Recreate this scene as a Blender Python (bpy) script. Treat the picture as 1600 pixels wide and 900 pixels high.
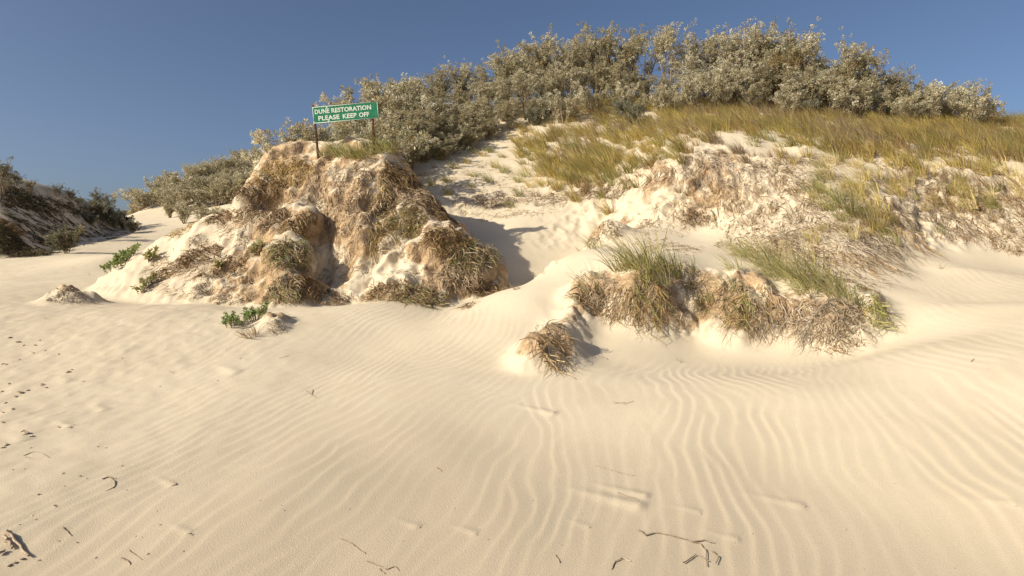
import bpy, math, random
import numpy as np
from mathutils import Vector, Matrix, Euler
from mathutils.bvhtree import BVHTree

# ------------------------------------------------------------------ clear
for o in list(bpy.data.objects):
    bpy.data.objects.remove(o, do_unlink=True)
scene = bpy.context.scene
C = scene.collection
rad = math.radians
RNG = np.random.default_rng(11)
random.seed(11)

# ------------------------------------------------------------------ camera
F, CU, CV, PITCH, EYE = 953.0, 800.0, 450.0, rad(3.0), 1.6
cam_d = bpy.data.cameras.new('camera')
cam_d.sensor_width = 36.0
cam_d.lens = 36.0 * F / 1600.0
cam_d.clip_start, cam_d.clip_end = 0.05, 5000.0
cam = bpy.data.objects.new('camera', cam_d)
C.objects.link(cam)
cam.location = (0, 0, EYE)
cam.rotation_euler = (rad(90) - PITCH, 0, 0)
scene.camera = cam

# ------------------------------------------------------------------ sky, sun, exposure
SUN_EL, SUN_AZ = rad(31), rad(29)          # AZ: how far behind the pure left of the camera the sun stands
to_sun = Vector((-math.cos(SUN_AZ) * math.cos(SUN_EL), -math.sin(SUN_AZ) * math.cos(SUN_EL), math.sin(SUN_EL)))
world = bpy.data.worlds.new('World'); scene.world = world
world.use_nodes = True
wn = world.node_tree.nodes; wl = world.node_tree.links
sky = wn.new('ShaderNodeTexSky'); sky.sky_type = 'NISHITA'
sky.sun_disc = False
sky.sun_elevation = SUN_EL
sky.sun_rotation = math.atan2(to_sun.x, to_sun.y)
sky.altitude = 0.0; sky.air_density = 0.66; sky.dust_density = 2.6; sky.ozone_density = 2.4
wn['Background'].inputs['Strength'].default_value = 0.083
wl.new(sky.outputs[0], wn['Background'].inputs['Color'])
sun_d = bpy.data.lights.new('sun', 'SUN'); sun_d.energy = 4.4; sun_d.angle = rad(0.53)
sun_d.color = (1.0, 0.915, 0.73)
sun = bpy.data.objects.new('sun', sun_d); C.objects.link(sun)
sun.rotation_euler = (-to_sun).to_track_quat('-Z', 'Y').to_euler()
sun.location = to_sun * 60
vs = scene.view_settings
vs.view_transform = 'Standard'; vs.look = 'None'; vs.gamma = 1.0; vs.exposure = 0.42
vs.use_curve_mapping = False
scene.render.engine = 'CYCLES'
scene.cycles.max_bounces = 5
scene.cycles.transparent_max_bounces = 4

# ------------------------------------------------------------------ numeric helpers
SP, CP = math.sin(PITCH), math.cos(PITCH)
def ray_dir(u, v):
    X, Yc = (u - CU) / F, -(v - CV) / F
    return (X, CP + SP * Yc, -SP + CP * Yc)
def at(u, v, y):
    d = ray_dir(u, v); t = y / d[1]
    return (d[0] * t, y, EYE + d[2] * t)

_P = np.random.default_rng(5).permutation(512).astype(np.int32)
_P = np.concatenate([_P, _P, _P])
_A = np.random.default_rng(6).random(512) * 2 * np.pi
_G3 = np.random.default_rng(7).normal(size=(512, 3)); _G3 /= np.linalg.norm(_G3, axis=1, keepdims=True)
def _f(t): return t * t * t * (t * (t * 6 - 15) + 10)
def noise2(x, y):
    xi = np.floor(x).astype(np.int64); yi = np.floor(y).astype(np.int64)
    xf = x - xi; yf = y - yi; u = _f(xf); v = _f(yf)
    def g(ix, iy, fx, fy):
        a = _A[_P[_P[ix & 511] + (iy & 511)]]
        return np.cos(a) * fx + np.sin(a) * fy
    a = g(xi, yi, xf, yf); b = g(xi + 1, yi, xf - 1, yf)
    c = g(xi, yi + 1, xf, yf - 1); d = g(xi + 1, yi + 1, xf - 1, yf - 1)
    return 1.5 * ((a + u * (b - a)) * (1 - v) + (c + u * (d - c)) * v)
def noise3(p):
    x, y, z = p[..., 0], p[..., 1], p[..., 2]
    i = [np.floor(q).astype(np.int64) for q in (x, y, z)]
    f = [x - i[0], y - i[1], z - i[2]]; u, v, w = (_f(q) for q in f)
    def g(a, b, c):
        h = _P[_P[_P[(i[0] + a) & 511] + ((i[1] + b) & 511)] + ((i[2] + c) & 511)]
        G = _G3[h]
        return G[..., 0] * (f[0] - a) + G[..., 1] * (f[1] - b) + G[..., 2] * (f[2] - c)
    def L(a, b, t): return a + t * (b - a)
    return 1.5 * L(L(L(g(0,0,0), g(1,0,0), u), L(g(0,1,0), g(1,1,0), u), v),
                   L(L(g(0,0,1), g(1,0,1), u), L(g(0,1,1), g(1,1,1), u), v), w)
def fbm2(x, y, o=3, lac=2.03, gain=0.5):
    s = 0; a = 1.0
    for k in range(o):
        s = s + a * noise2(x + 17.3 * k, y - 9.1 * k); x = x * lac; y = y * lac; a *= gain
    return s
def sstep(a, b, x):
    t = np.clip((x - a) / (b - a), 0, 1); return t * t * (3 - 2 * t)
def smax(a, b, k):
    h = np.clip(0.5 + 0.5 * (a - b) / k, 0, 1)
    return b + (a - b) * h + k * h * (1 - h)

class TPS:
    """smooth height sheet through scattered points, baked to a grid and sampled bicubically"""
    def __init__(self, pts, lam, x0, x1, y0, y1, st):
        P = np.array(pts, float); n = len(P)
        def U(d2): return 0.5 * d2 * np.log(d2 + 1e-9)
        D = ((P[:, None, :2] - P[None, :, :2]) ** 2).sum(-1)
        K = U(D) + lam * np.eye(n)
        Q = np.c_[np.ones(n), P[:, :2]]
        M = np.zeros((n + 3, n + 3)); M[:n, :n] = K; M[:n, n:] = Q; M[n:, :n] = Q.T
        w = np.linalg.solve(M, np.r_[P[:, 2], 0, 0, 0])
        self.x0, self.y0, self.st = x0, y0, st
        gx = np.arange(x0, x1 + st, st); gy = np.arange(y0, y1 + st, st)
        Z = np.zeros((len(gy), len(gx)))
        for j, yy in enumerate(gy):
            d2 = (gx[:, None] - P[None, :, 0]) ** 2 + (yy - P[None, :, 1]) ** 2
            Z[j] = U(d2) @ w[:n] + w[n] + w[n + 1] * gx + w[n + 2] * yy
        self.Z = Z
    def __call__(self, x, y):
        Z = self.Z; ny, nx = Z.shape
        fx = np.clip((x - self.x0) / self.st, 1, nx - 3.001); fy = np.clip((y - self.y0) / self.st, 1, ny - 3.001)
        ix = fx.astype(np.int64); iy = fy.astype(np.int64); tx = fx - ix; ty = fy - iy
        def wts(t):
            return (-.5*t**3 + t*t - .5*t, 1.5*t**3 - 2.5*t*t + 1, -1.5*t**3 + 2*t*t + .5*t, .5*t**3 - .5*t*t)
        wx, wy = wts(tx), wts(ty); s = 0
        for b in range(4):
            r = 0
            for a in range(4):
                r = r + wx[a] * Z[iy + b - 1, ix + a - 1]
            s = s + wy[b] * r
        return s

# ------------------------------------------------------------------ the lie of the land (metres)
base_px = [
 # open beach sand in front
 (0,890,3.05),(400,890,3.05),(800,890,3.05),(1200,890,3.02),(1600,890,2.95),
 (0,790,3.55),(400,790,3.6),(800,790,3.65),(1200,790,3.6),(1600,790,3.35),
 (0,700,4.3),(400,700,4.4),(800,700,4.5),(1200,700,4.3),(1600,700,3.9),
 (0,600,5.6),(200,600,5.6),(400,600,5.6),(620,600,5.7),(760,600,5.75),(1000,600,5.7),(1200,600,5.4),(1400,600,5.0),(1600,600,4.6),
 (0,540,6.5),(200,540,6.5),(400,540,6.6),(600,540,6.9),(760,550,6.7),(1450,540,5.9),(1600,540,5.35),
 (0,480,8.0),(150,480,8.1),(300,480,8.0),(430,495,7.6),
 (500,484,7.9),(590,477,8.2),(650,483,8.2),(700,488,8.2),(740,480,8.1),(790,490,7.6),(830,470,7.8),
 (1450,480,7.3),(1520,470,7.4),(1600,480,6.6),
 # beach running back on the left
 (0,440,11.0),(120,440,10.8),(0,418,13.4),(100,411,13.6),(190,403,14.0),(140,395,16.5),
 (215,377,21.0),(235,362,24.0),(252,345,28.0),(262,338,30.5),(210,335,31.5),
 # far thicket hillside on the left
 (300,318,33.0),(400,300,33.5),(200,322,36.0),(260,296,40.0),(330,278,42.0),(400,262,42.0),(480,250,40.0),(190,326,48.0),
 # ridge of blown sand right of the gully
 (780,455,8.6),(830,440,8.9),(870,410,9.3),(905,395,9.7),(950,365,10.6),(1000,330,11.7),(985,306,12.4),
 # gully between mound and dune
 (730,470,9.2),(760,448,9.8),(785,415,10.8),(790,385,11.6),(800,355,12.3),(850,335,12.7),(905,328,12.8),(760,365,12.4),
 # slope with scattered tufts
 (720,340,13.2),(700,300,14.0),(660,285,14.6),(780,300,14.0),(850,295,14.0),(880,305,13.4),(740,250,16.0),(820,235,16.6),(880,250,15.0),
 (680,240,16.6),(640,245,16.0),(700,205,18.6),(780,190,19.2),(850,190,18.6),(620,205,18.5),(560,215,18.5),
 # crest of the dune
 (640,180,22.0),(750,165,22.0),(900,158,21.0),(1040,160,20.5),(1180,163,20.0),(1300,176,19.4),(1420,186,19.2),(1560,191,19.4),(1600,194,19.5),(1680,200,19.5),
 # grassy shoulder
 (930,205,17.0),(1000,195,17.0),(1100,190,16.6),(1200,200,16.0),(1330,208,16.0),(1470,215,16.0),(1600,220,16.2),
 # top of the broken bank
 (925,272,13.90),(985,252,13.64),(1050,238,12.45),(1110,232,12.15),(1190,236,12.05),(1270,246,11.95),(1360,256,11.95),(1450,256,12.15),(1530,258,12.25),(1600,266,12.05),
 # face and foot of the broken bank
 (1040,300,11.64),(1080,345,11.05),(1020,330,11.43),(1130,300,11.25),(1150,362,10.35),(1220,300,10.85),(1230,360,9.95),(1300,310,10.45),(1380,310,10.55),(1320,385,9.25),
 (1395,395,9.45),(1450,380,10.15),(1500,372,10.45),(1540,385,10.35),(1600,398,10.15),(1460,320,11.15),(1540,320,11.25),(1600,330,11.15),
 # terrace in front of it
 (1060,385,9.7),(1150,400,9.15),(1240,412,8.9),(1320,432,8.55),(1380,440,8.45),(960,385,9.9),(1000,398,9.2),
 # hummocky front bank: top edge, then foot
 (925,432,8.3),(965,412,8.3),(1010,408,8.2),(1060,418,8.1),(1110,420,8.3),(1160,412,8.5),(1210,425,8.3),(1270,440,8.1),(1330,456,7.9),(1375,475,7.7),
 (905,512,7.45),(960,520,7.3),(1030,540,7.1),(1085,525,7.45),(1120,535,7.3),(1190,540,7.2),(1250,552,6.95),(1310,556,6.8),(1365,530,7.05),
 (1400,440,8.5),(1440,420,9.2),(1500,420,9.0),(1600,430,8.6),
]
def under(u, v, y, z):
    x = (u - CU) / F * y; return (x, y, z)
base_pts = [at(*p) for p in base_px] + [
 (0,0,0.02),(-6,0,0.05),(6,0,0.1),(0,-6,-.35),(-14,-6,-.35),(14,-6,-.2),(-12,4,.35),(-20,6,.5),(-20,14,1.3),(-24,26,2.2),(-26,40,3.2),
 (10,4,1.0),(13,7,1.7),(16,10,2.4),(19,13,4.3),(22,18,5.9),(22,26,5.4),(14,26,5.6),(6,27,5.9),(0,28,5.9),(-6,27,5.6),(10,40,4.5),(-2,40,5.4),(24,40,4.4),
 (-10,52,4.5),(-30,52,3.4),(10,54,4.2),
 # hidden ground behind the sand spur and round the back of the sign mound
 under(830,0,9.8,1.0),under(872,0,10.3,1.3),under(908,0,10.9,1.5),under(952,0,11.6,1.85),
 (-1.5,12.2,1.9),(-2.2,13.4,2.6),(-3.6,14.6,3.2),(-5.4,14.6,2.8),(-6.5,12.5,1.4),(-8.6,14,1.35),(-8.2,18,2.0),(-6,18,3.6),(-3.4,9.6,.75),(-1.8,9.6,.85),(-5.6,9.9,.9),(-8,24,3.0),(-5,24,4.6),(-3.4,17,4.2)]
T_base = TPS(base_pts, 2e-3, -27, 27, -8, 56, 0.10)

mound_px = [
 (415,246,10.9),(455,247,10.75),(500,255,10.6),(540,250,10.6),(585,247,10.55),(615,243,10.8),(450,236,11.6),(530,234,11.8),(600,232,11.8),
 # upper face
 (430,272,10.55),(470,280,10.4),(520,285,10.35),(560,282,10.3),(600,275,10.35),(632,275,10.55),
 (405,300,10.35),(450,310,10.2),(500,322,10.15),(550,325,10.05),(600,320,10.05),(650,312,10.3),
 # left shoulder
 (385,318,10.25),(360,328,10.4),(320,342,10.6),(285,356,10.8),(255,372,10.9),(225,392,10.8),(190,412,10.7),
 (400,345,9.85),(360,365,9.85),(310,385,9.9),(260,405,10.0),(215,430,9.7),(400,390,9.4),(350,405,9.4),(300,425,9.35),(250,445,9.2),
 (400,430,8.95),(350,440,8.9),(300,460,8.7),(420,465,8.5),(450,487,8.3),
 # spur that shades the hollow
 (455,345,9.7),(485,350,9.7),(450,385,9.2),(470,400,9.05),(455,430,8.8),(468,470,8.5),
 # the hollow
 (505,385,9.75),(520,420,9.55),(505,440,9.45),(495,470,9.15),(525,470,9.0),
 # middle rib
 (545,360,9.75),(565,395,9.4),(580,430,9.15),(560,455,8.95),(600,465,8.85),(640,470,8.75),(680,480,8.65),
 # right shoulder
 (600,350,9.8),(640,345,9.85),(680,335,10.15),(705,348,10.1),(650,385,9.4),(690,385,9.35),(735,380,9.75),(765,400,9.75),(785,425,9.6),
 (640,420,9.15),(690,420,9.15),(740,425,9.25),(775,440,9.35),(740,460,9.0),(700,470,8.8),
]
mound_pts = [at(*p) for p in mound_px] + [
 # steep right-hand and rear flank
 at(350,352,11.2),at(300,376,11.4),at(395,320,11.2),at(402,300,11.7),at(260,392,11.5),
 (-1.55,11.3,2.5),(-1.1,11.2,1.6),(-.75,10.9,1.2),(-.25,10.5,1.0),(.05,10.0,.7),(-1.9,12.4,2.9),(-.9,12.2,1.2),(0.6,11.2,0.0),(.6,9.6,.0),(0.2,8.6,.0),
 (-3,12.8,3.25),(-4.4,12.7,3.1),(-3,14.5,2.4),(-4.6,14.3,2.2),(-5.3,12.3,1.6),(-6.2,12.0,.8),(-7.2,11.6,.3),(-8,10.5,.1),(-7.6,9.2,0),(-6,8.2,0.1),(-4.2,7.7,0.1),(-2,7.6,0),(-.6,7.7,0),
 (-1,14.5,.5),(-7,14,0)]
T_mound = TPS(mound_pts, 5e-4, -9, 2, 6.5, 16, 0.06)

left_pts = [at(*p) for p in [
 (-40,278,19.5),(0,288,20.0),(40,299,20.8),(80,309,21.8),(120,320,23.2),(150,328,24.5),(180,338,26.0),(205,352,27.0),
 (10,340,17.8),(40,360,18.0),(80,352,20.0),(120,355,21.8),(160,360,23.8),(195,366,25.5),
 (-20,352,15.6),(10,375,15.8),(40,402,15.6),(0,414,14.8),(56,415,16.0),(100,408,17.6),(140,398,19.5),(180,386,22.2),(212,377,25.2)]] + [
 (-20,20,4.2),(-24,20,4.1),(-18.5,24,4.2),(-22,27,4.0),(-17.6,28,3.0),(-18.5,31,2.2),(-15.4,29,1.2),(-11.0,16,.6),(-11.5,21,1.2),(-13.4,26,1.6),(-15,17,2.7),(-18,15.5,3.0),(-24,14,3.0),(-14.5,14,1.0),(-20,11,0.4),(-12,12.5,.4)]
T_left = TPS(left_pts, 1e-3, -26, -9, 9, 34, 0.10)

def inside_fade(x, y, x0, x1, y0, y1, m):
    d = np.minimum(np.minimum(x - x0, x1 - x), np.minimum(y - y0, y1 - y))
    return sstep(0, m, d)
def height(x, y, parts=False):
    r = np.hypot(x, y)
    b = T_base(x, y)
    far = sstep(40, 54, r) + sstep(19, 25, np.abs(x)) * (y < 60)
    b = b * (1 - np.clip(far, 0, 1)) + (1.2 + .04 * np.clip(y, -30, 60)) * np.clip(far, 0, 1)
    m = T_mound(x, y); fm = inside_fade(x, y, -8.8, 1.6, 6.7, 15.6, .5)
    m = np.where(fm > 0, m * fm - 3 * (1 - fm), -3)
    l = T_left(x, y); fl = inside_fade(x, y, -25.8, -9.4, 9.4, 33.6, 1.0)
    l = np.where(fl > 0, l * fl - 3 * (1 - fl), -3)
    h = smax(smax(b, m, .10), l, .15)
    if parts: return h, b, m, l
    return h

# camera-independent lumps of root-bound soil, pushed out of the surface along its normal: x, y, z, radius, height
def lump(u, v, y, r, h): return at(u, v, y) + (r, h)
lumps = np.array([lump(*a) for a in [
 (398,312,10.3,.38,.14),(470,345,9.75,.36,.14),(452,395,9.15,.36,.12),(458,450,8.75,.35,.12),(690,378,9.45,.40,.08),(735,400,9.5,.40,.06),(755,425,9.4,.30,.04),
 (610,462,8.85,.36,.14),(655,468,8.8,.33,.10),(512,466,8.95,.28,.14),(640,350,9.85,.34,.08),(600,285,10.3,.4,.06),(545,300,10.2,.4,.10),(430,262,10.6,.35,.12),(300,395,9.95,.3,.12),
 (330,360,10.3,.3,.12),(570,370,9.6,.3,.12),(540,345,9.85,.3,.10),(660,320,10.2,.35,.12),
 # front bank hummocks
 (915,470,7.9,.30,.20),(955,450,7.8,.40,.20),(1015,470,7.6,.42,.22),(1010,430,8.0,.35,.15),(1090,455,7.9,.28,.14),(1160,455,7.9,.40,.22),(1150,500,7.5,.35,.18),(1230,490,7.55,.40,.20),(1310,500,7.3,.45,.24),(1270,455,7.9,.4,.15),(1365,495,7.4,.25,.14),(1350,470,7.7,.3,.12),
 (858,548,6.6,.36,.22),(872,518,6.85,.30,.18),(892,502,7.2,.30,.22),(905,490,7.5,.25,.15),(832,578,6.35,.24,.16),
 (940,360,10.6,.45,.14),(1060,300,12.3,.5,.25),(1150,260,12.8,.5,.18),(1080,335,11.8,.35,.25),(1240,280,12.4,.6,.22),(1320,320,11.9,.55,.25),(1370,360,11.2,.5,.22),(1400,300,12.2,.5,.18),(1480,300,12.3,.5,.15),(1200,340,11.5,.4,.12),(1110,465,8.2,.3,.1),
 # hollows under overhangs
 (418,326,10.1,.22,-.20),(457,350,9.75,.13,-.18),(924,492,7.75,.20,-.22),(1074,456,8.0,.22,-.20),(648,366,9.7,.20,-.14),(622,300,10.2,.22,-.12),(485,372,9.6,.2,-.12),(1088,338,11.6,.2,-.15),(1335,330,11.4,.3,-.15),(1215,470,7.8,.18,-.12),
 # little heap of debris on the open sand
 (112,466,8.6,.33,.17),(432,510,7.3,.2,.10)]])

# ------------------------------------------------------------------ ground mesh: rings round the viewpoint's foot, finer where slopes are steep
ND, NR = 780, 740
ang = np.concatenate([np.linspace(-53, 53, ND), np.linspace(56, 304, 84)])
ang = np.radians(ang); NA = len(ang)
rk = np.exp(np.linspace(math.log(1.2), math.log(58.0), 1300))
SX, SY = np.sin(ang), np.cos(ang)
XX = SX[:, None] * rk[None]; YY = SY[:, None] * rk[None]
HH = height(XX, YY)
dz = np.diff(HH, axis=1); dr = np.diff(rk)[None]
seg = np.sqrt(dr ** 2 + (1.1 * dz) ** 2) / (rk[1:][None] ** 1.0)
seg = seg * np.where(rk[1:][None] > 30, .45, 1.0)
cum = np.c_[np.zeros(NA), np.cumsum(seg, axis=1)]
tot = cum[:, -1]
tt = np.linspace(0, 1, NR)
R = np.empty((NA, NR))
for i in range(NA):
    R[i] = np.interp(tt * tot[i], cum[i], rk)
far_r = np.array([70., 90, 130, 200, 350, 700, 1500])
near_r = np.array([.15, .4, .7, .95])
R = np.concatenate([np.tile(near_r, (NA, 1)), R, np.tile(far_r, (NA, 1))], axis=1)
NRR = R.shape[1]
X = SX[:, None] * R; Y = SY[:, None] * R
Z, ZB, ZM, ZL = height(X, Y, True)
P = np.stack([X, Y, Z], -1)
def grid_normals(P):
    du = np.roll(P, -1, 0) - np.roll(P, 1, 0)
    dv = np.empty_like(P); dv[:, 1:-1] = P[:, 2:] - P[:, :-2]; dv[:, 0] = P[:, 1] - P[:, 0]; dv[:, -1] = P[:, -1] - P[:, -2]
    n = np.cross(du, dv); n /= np.linalg.norm(n, axis=-1, keepdims=True) + 1e-12
    return n
N = grid_normals(P)
steep = 1 - N[..., 2]
on_mound = sstep(-.05, .10, ZM - ZB)
on_left = sstep(-.05, .15, ZL - np.maximum(ZB, ZM))
lump_m = np.zeros(Z.shape); disp = np.zeros(Z.shape)
for lx, ly, lz, lr, lh in lumps:
    sel = (np.abs(X - lx) < 2.6 * lr) & (np.abs(Y - ly) < 2.6 * lr)
    d2 = (X[sel] - lx) ** 2 + (Y[sel] - ly) ** 2 + (Z[sel] - lz) ** 2
    g = np.exp(-(d2 / (lr * lr)) ** 1.5)
    disp[sel] += lh * g
    lump_m[sel] = np.maximum(lump_m[sel], g if lh > 0 else 0 * g)
# how rough (root-bound, crumbling) the ground is: steep faces of the dune, the mound and the lumps
bankish = sstep(.12, .34, steep) * (Y > 6.3) * (np.abs(X) < 20) * (R < 30)
rough = np.clip(np.maximum(np.maximum(bankish, lump_m), on_mound * sstep(.06, .2, steep)), 0, 1)
rough = rough * (1 - .55 * on_mound * sstep(-4.2, -5.0, X) * (1 - lump_m))
P1 = P
n1 = noise3(P1 * 1.7 + 3); n2 = noise3(P1 * np.array([4.1, 4.1, 3.0]) + 11); n3 = noise3(P1 * 9.0 + 5); n4 = noise3(P1 * 21.0)
ridg = 1 - np.abs(noise3(P1 * np.array([3.3, 3.3, 1.6]) + 31)) * 2
rot_z = P1[..., 2] * .55 + P1[..., 0] * .5                      # flutes and ledges slant down the faces
flute = .6 - 1.6 * np.abs(noise3(np.stack([P1[..., 0] * 3.1 - P1[..., 2] * .9, P1[..., 1] * 3.1, rot_z * .9], -1) + 60)) + .5 * noise3(np.stack([P1[..., 0] * 7 + P1[..., 2] * 1.5, P1[..., 1] * 7, P1[..., 2] * 2.2], -1))
near_w = sstep(34, 18, R)
disp += near_w * rough * (.045 * n1 + .045 * n2 + .085 * flute * (1 - .6 * on_mound * sstep(-4.0, -4.9, X)) + .045 * (ridg - .4) + .034 * n3 + .030 * (.5 - np.abs(n4)))
disp += near_w * on_mound * (1 - rough) * (.03 * n2 + .012 * n3)
# blown sand: broad swells and wind ripples, crests running away from the viewer
smooth = (1 - rough) * (1 - on_left * .8)
def ripple(wl, deg, k):
    th = rad(deg) + .14 * noise2(X * .25 + 5 + k, Y * .25 + 9)
    wx = X + .10 * noise2(X * .9 + k, Y * .9) + .05 * noise2(X * 2.3 + 7, Y * 1.3 + 3 + k)
    ph = (wx * np.cos(th) - Y * np.sin(th)) / wl + .45 * noise2(X * 1.5 + 70 + k, Y * 1.0 + 20) + .28 * noise2(X * 3.6, Y * 2.6 + k)
    fr = ph - np.floor(ph)
    return np.where(fr < .34, sstep(0, .34, fr), 1 - sstep(.30, 1.02, fr) ** .9)          # steep sunny side to the left
mx = sstep(-.16, .16, noise2(X * .75 + 31, Y * .5 + 12) + .35 * noise2(X * 1.9 + 3, Y * 1.2))
rl = ripple(.128, 18, 0) * mx + ripple(.113, 21, 40) * (1 - mx)
rr_ = ripple(.134, 16, 80) * mx + ripple(.118, 19, 120) * (1 - mx)
mr = sstep(-.3, .3, X - .6 + .9 * noise2(X * .6 + 8, Y * .6 + 2))
saw = rl * (1 - mr) * .8 + rr_ * mr + .5 * .2 * (1 - mr)
hill_y = np.interp(X, [-12, -7, -4, -.6, .6, 1.0, 4.6, 5.4, 7, 12], [11, 9.2, 8.6, 8.6, 7.0, 6.9, 7.0, 8.4, 10, 10])
field = sstep(.1, -.8, Y - hill_y) * sstep(-9, -6, X)
amp = .0039 * field * (.35 + .65 * sstep(-.5, .35, fbm2(X * 1.1 + 3, Y * .7 + 8, 2))) * (.55 + .55 * sstep(-4.5, -1, X)) * (1 + .12 * sstep(.5, 3.5, X)) * sstep(1.0, 4.2, Y + .25 * np.abs(X))
disp += smooth * (1 - on_mound) * (saw - .5) * amp
disp += smooth * near_w * (.016 * fbm2(X * .8, Y * .8, 2) + .004 * noise2(X * 6, Y * 6) * sstep(-1.0, -3.0, X))
# trampled, lumpy sand at the left edge of the beach
tramp = sstep(-2.2, -4.2, X - .1 * (Y - 5)) * sstep(10.5, 7.5, Y) * (1 - on_left) * (1 - on_mound)
def foot_of(u, v):
    d = ray_dir(u, v); t = np.linspace(1.5, 30, 6000)
    px, py, pz = d[0] * t, d[1] * t, EYE + d[2] * t
    i = np.argmax(pz < height(px, py)); return px[i], py[i]
# little tails of drifted sand in the lee of debris
for (u_, v_, ln, hh_, ww_) in ((868,647,.50,.026,.05),(1005,794,.60,.034,.06),(1012,777,.45,.024,.045),(1257,791,.45,.016,.04),(271,757,.28,.014,.03),(1588,791,.35,.012,.03),(745,836,.22,.013,.03),(655,824,.22,.011,.03),(921,824,.2,.009,.03),(1155,845,.25,.011,.03),(1095,803,.25,.010,.03),(372,582,.5,.03,.07),(296,834,.25,.013,.03),(110,668,.3,.02,.04),(165,640,.3,.02,.05),(40,690,.35,.02,.06),(108,598,.4,.02,.06)):
    hx, hy = foot_of(u_, v_); tx_, ty_ = -.86, .51
    ax = (X - hx) * tx_ + (Y - hy) * ty_; bx_ = -(X - hx) * ty_ + (Y - hy) * tx_
    sel = (np.abs(ax) < 2 * ln) & (np.abs(bx_) < .4)
    q = ax[sel] / ln
    disp[sel] += .6 * hh_ * sstep(-.06, .05, q) * np.clip(1 - q, 0, 1) ** 1.4 * np.exp(-(bx_[sel] / (ww_ * (1 - .5 * np.clip(q, 0, 1)))) ** 2)
disp += tramp * (.010 * np.maximum(fbm2(X * 2.6, Y * 2.6, 3), -.3) + .005 * np.maximum(noise2(X * 9, Y * 9), 0))
P = P + N * disp[..., None]
N = grid_normals(P)

BV_S = 2
ii = np.arange(0, ND, BV_S); jj = np.arange(3, NRR - 4, BV_S)
sub = P[np.ix_(ii, jj)]
nb_j = len(jj)
bv_v = sub.reshape(-1, 3)
qa = (np.arange(len(ii) - 1)[:, None] * nb_j + np.arange(nb_j - 1)[None]).ravel()
bvh = BVHTree.FromPolygons([tuple(v) for v in bv_v.tolist()], np.stack([qa, qa + 1, qa + nb_j + 1, qa + nb_j], 1).tolist())
def hit(u, v):
    """where the sight line through photo point u,v meets the ground: point, normal"""
    d = Vector(ray_dir(u, v)).normalized()
    p, n, i, t = bvh.ray_cast(Vector((0, 0, EYE)), d)
    if p is None: return None, None
    if n.z < 0: n = -n
    return p, n
def drop(x, y):
    p, n, i, t = bvh.ray_cast(Vector((x, y, 30)), Vector((0, 0, -1)))
    if p is None: return Vector((x, y, 0)), Vector((0, 0, 1))
    if n.z < 0: n = -n
    return p, n

# ------------------------------------------------------------------ materials
def new_mat(name):
    m = bpy.data.materials.new(name); m.use_nodes = True
    nt = m.node_tree; b = nt.nodes['Principled BSDF']
    b.inputs['Roughness'].default_value = .9
    if 'Specular IOR Level' in b.inputs: b.inputs['Specular IOR Level'].default_value = .15
    return m, nt, b
def N_(nt, t, **kw):
    n = nt.nodes.new(t)
    for k, v in kw.items(): setattr(n, k, v)
    return n
def mixc(nt, f, a, b, mode='MIX'):
    n = nt.nodes.new('ShaderNodeMix'); n.data_type = 'RGBA'; n.blend_type = mode
    for s, v in ((0, f), (6, a), (7, b)):
        if isinstance(v, (int, float)): n.inputs[s].default_value = v
        elif isinstance(v, tuple): n.inputs[s].default_value = (*v, 1)
        else: nt.links.new(v, n.inputs[s])
    return n.outputs[2]
def noise_n(nt, vec, scale, detail=3, rough=.55):
    n = nt.nodes.new('ShaderNodeTexNoise'); n.inputs['Scale'].default_value = scale
    n.inputs['Detail'].default_value = detail; n.inputs['Roughness'].default_value = rough
    if vec is not None: nt.links.new(vec, n.inputs['Vector'])
    return n.outputs['Fac']
def ramp(nt, x, a, b, lo=0., hi=1.):
    n = nt.nodes.new('ShaderNodeMapRange'); n.interpolation_type = 'SMOOTHSTEP'
    nt.links.new(x, n.inputs[0]); n.inputs[1].default_value = a; n.inputs[2].default_value = b
    n.inputs[3].default_value = lo; n.inputs[4].default_value = hi
    return n.outputs[0]

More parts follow.
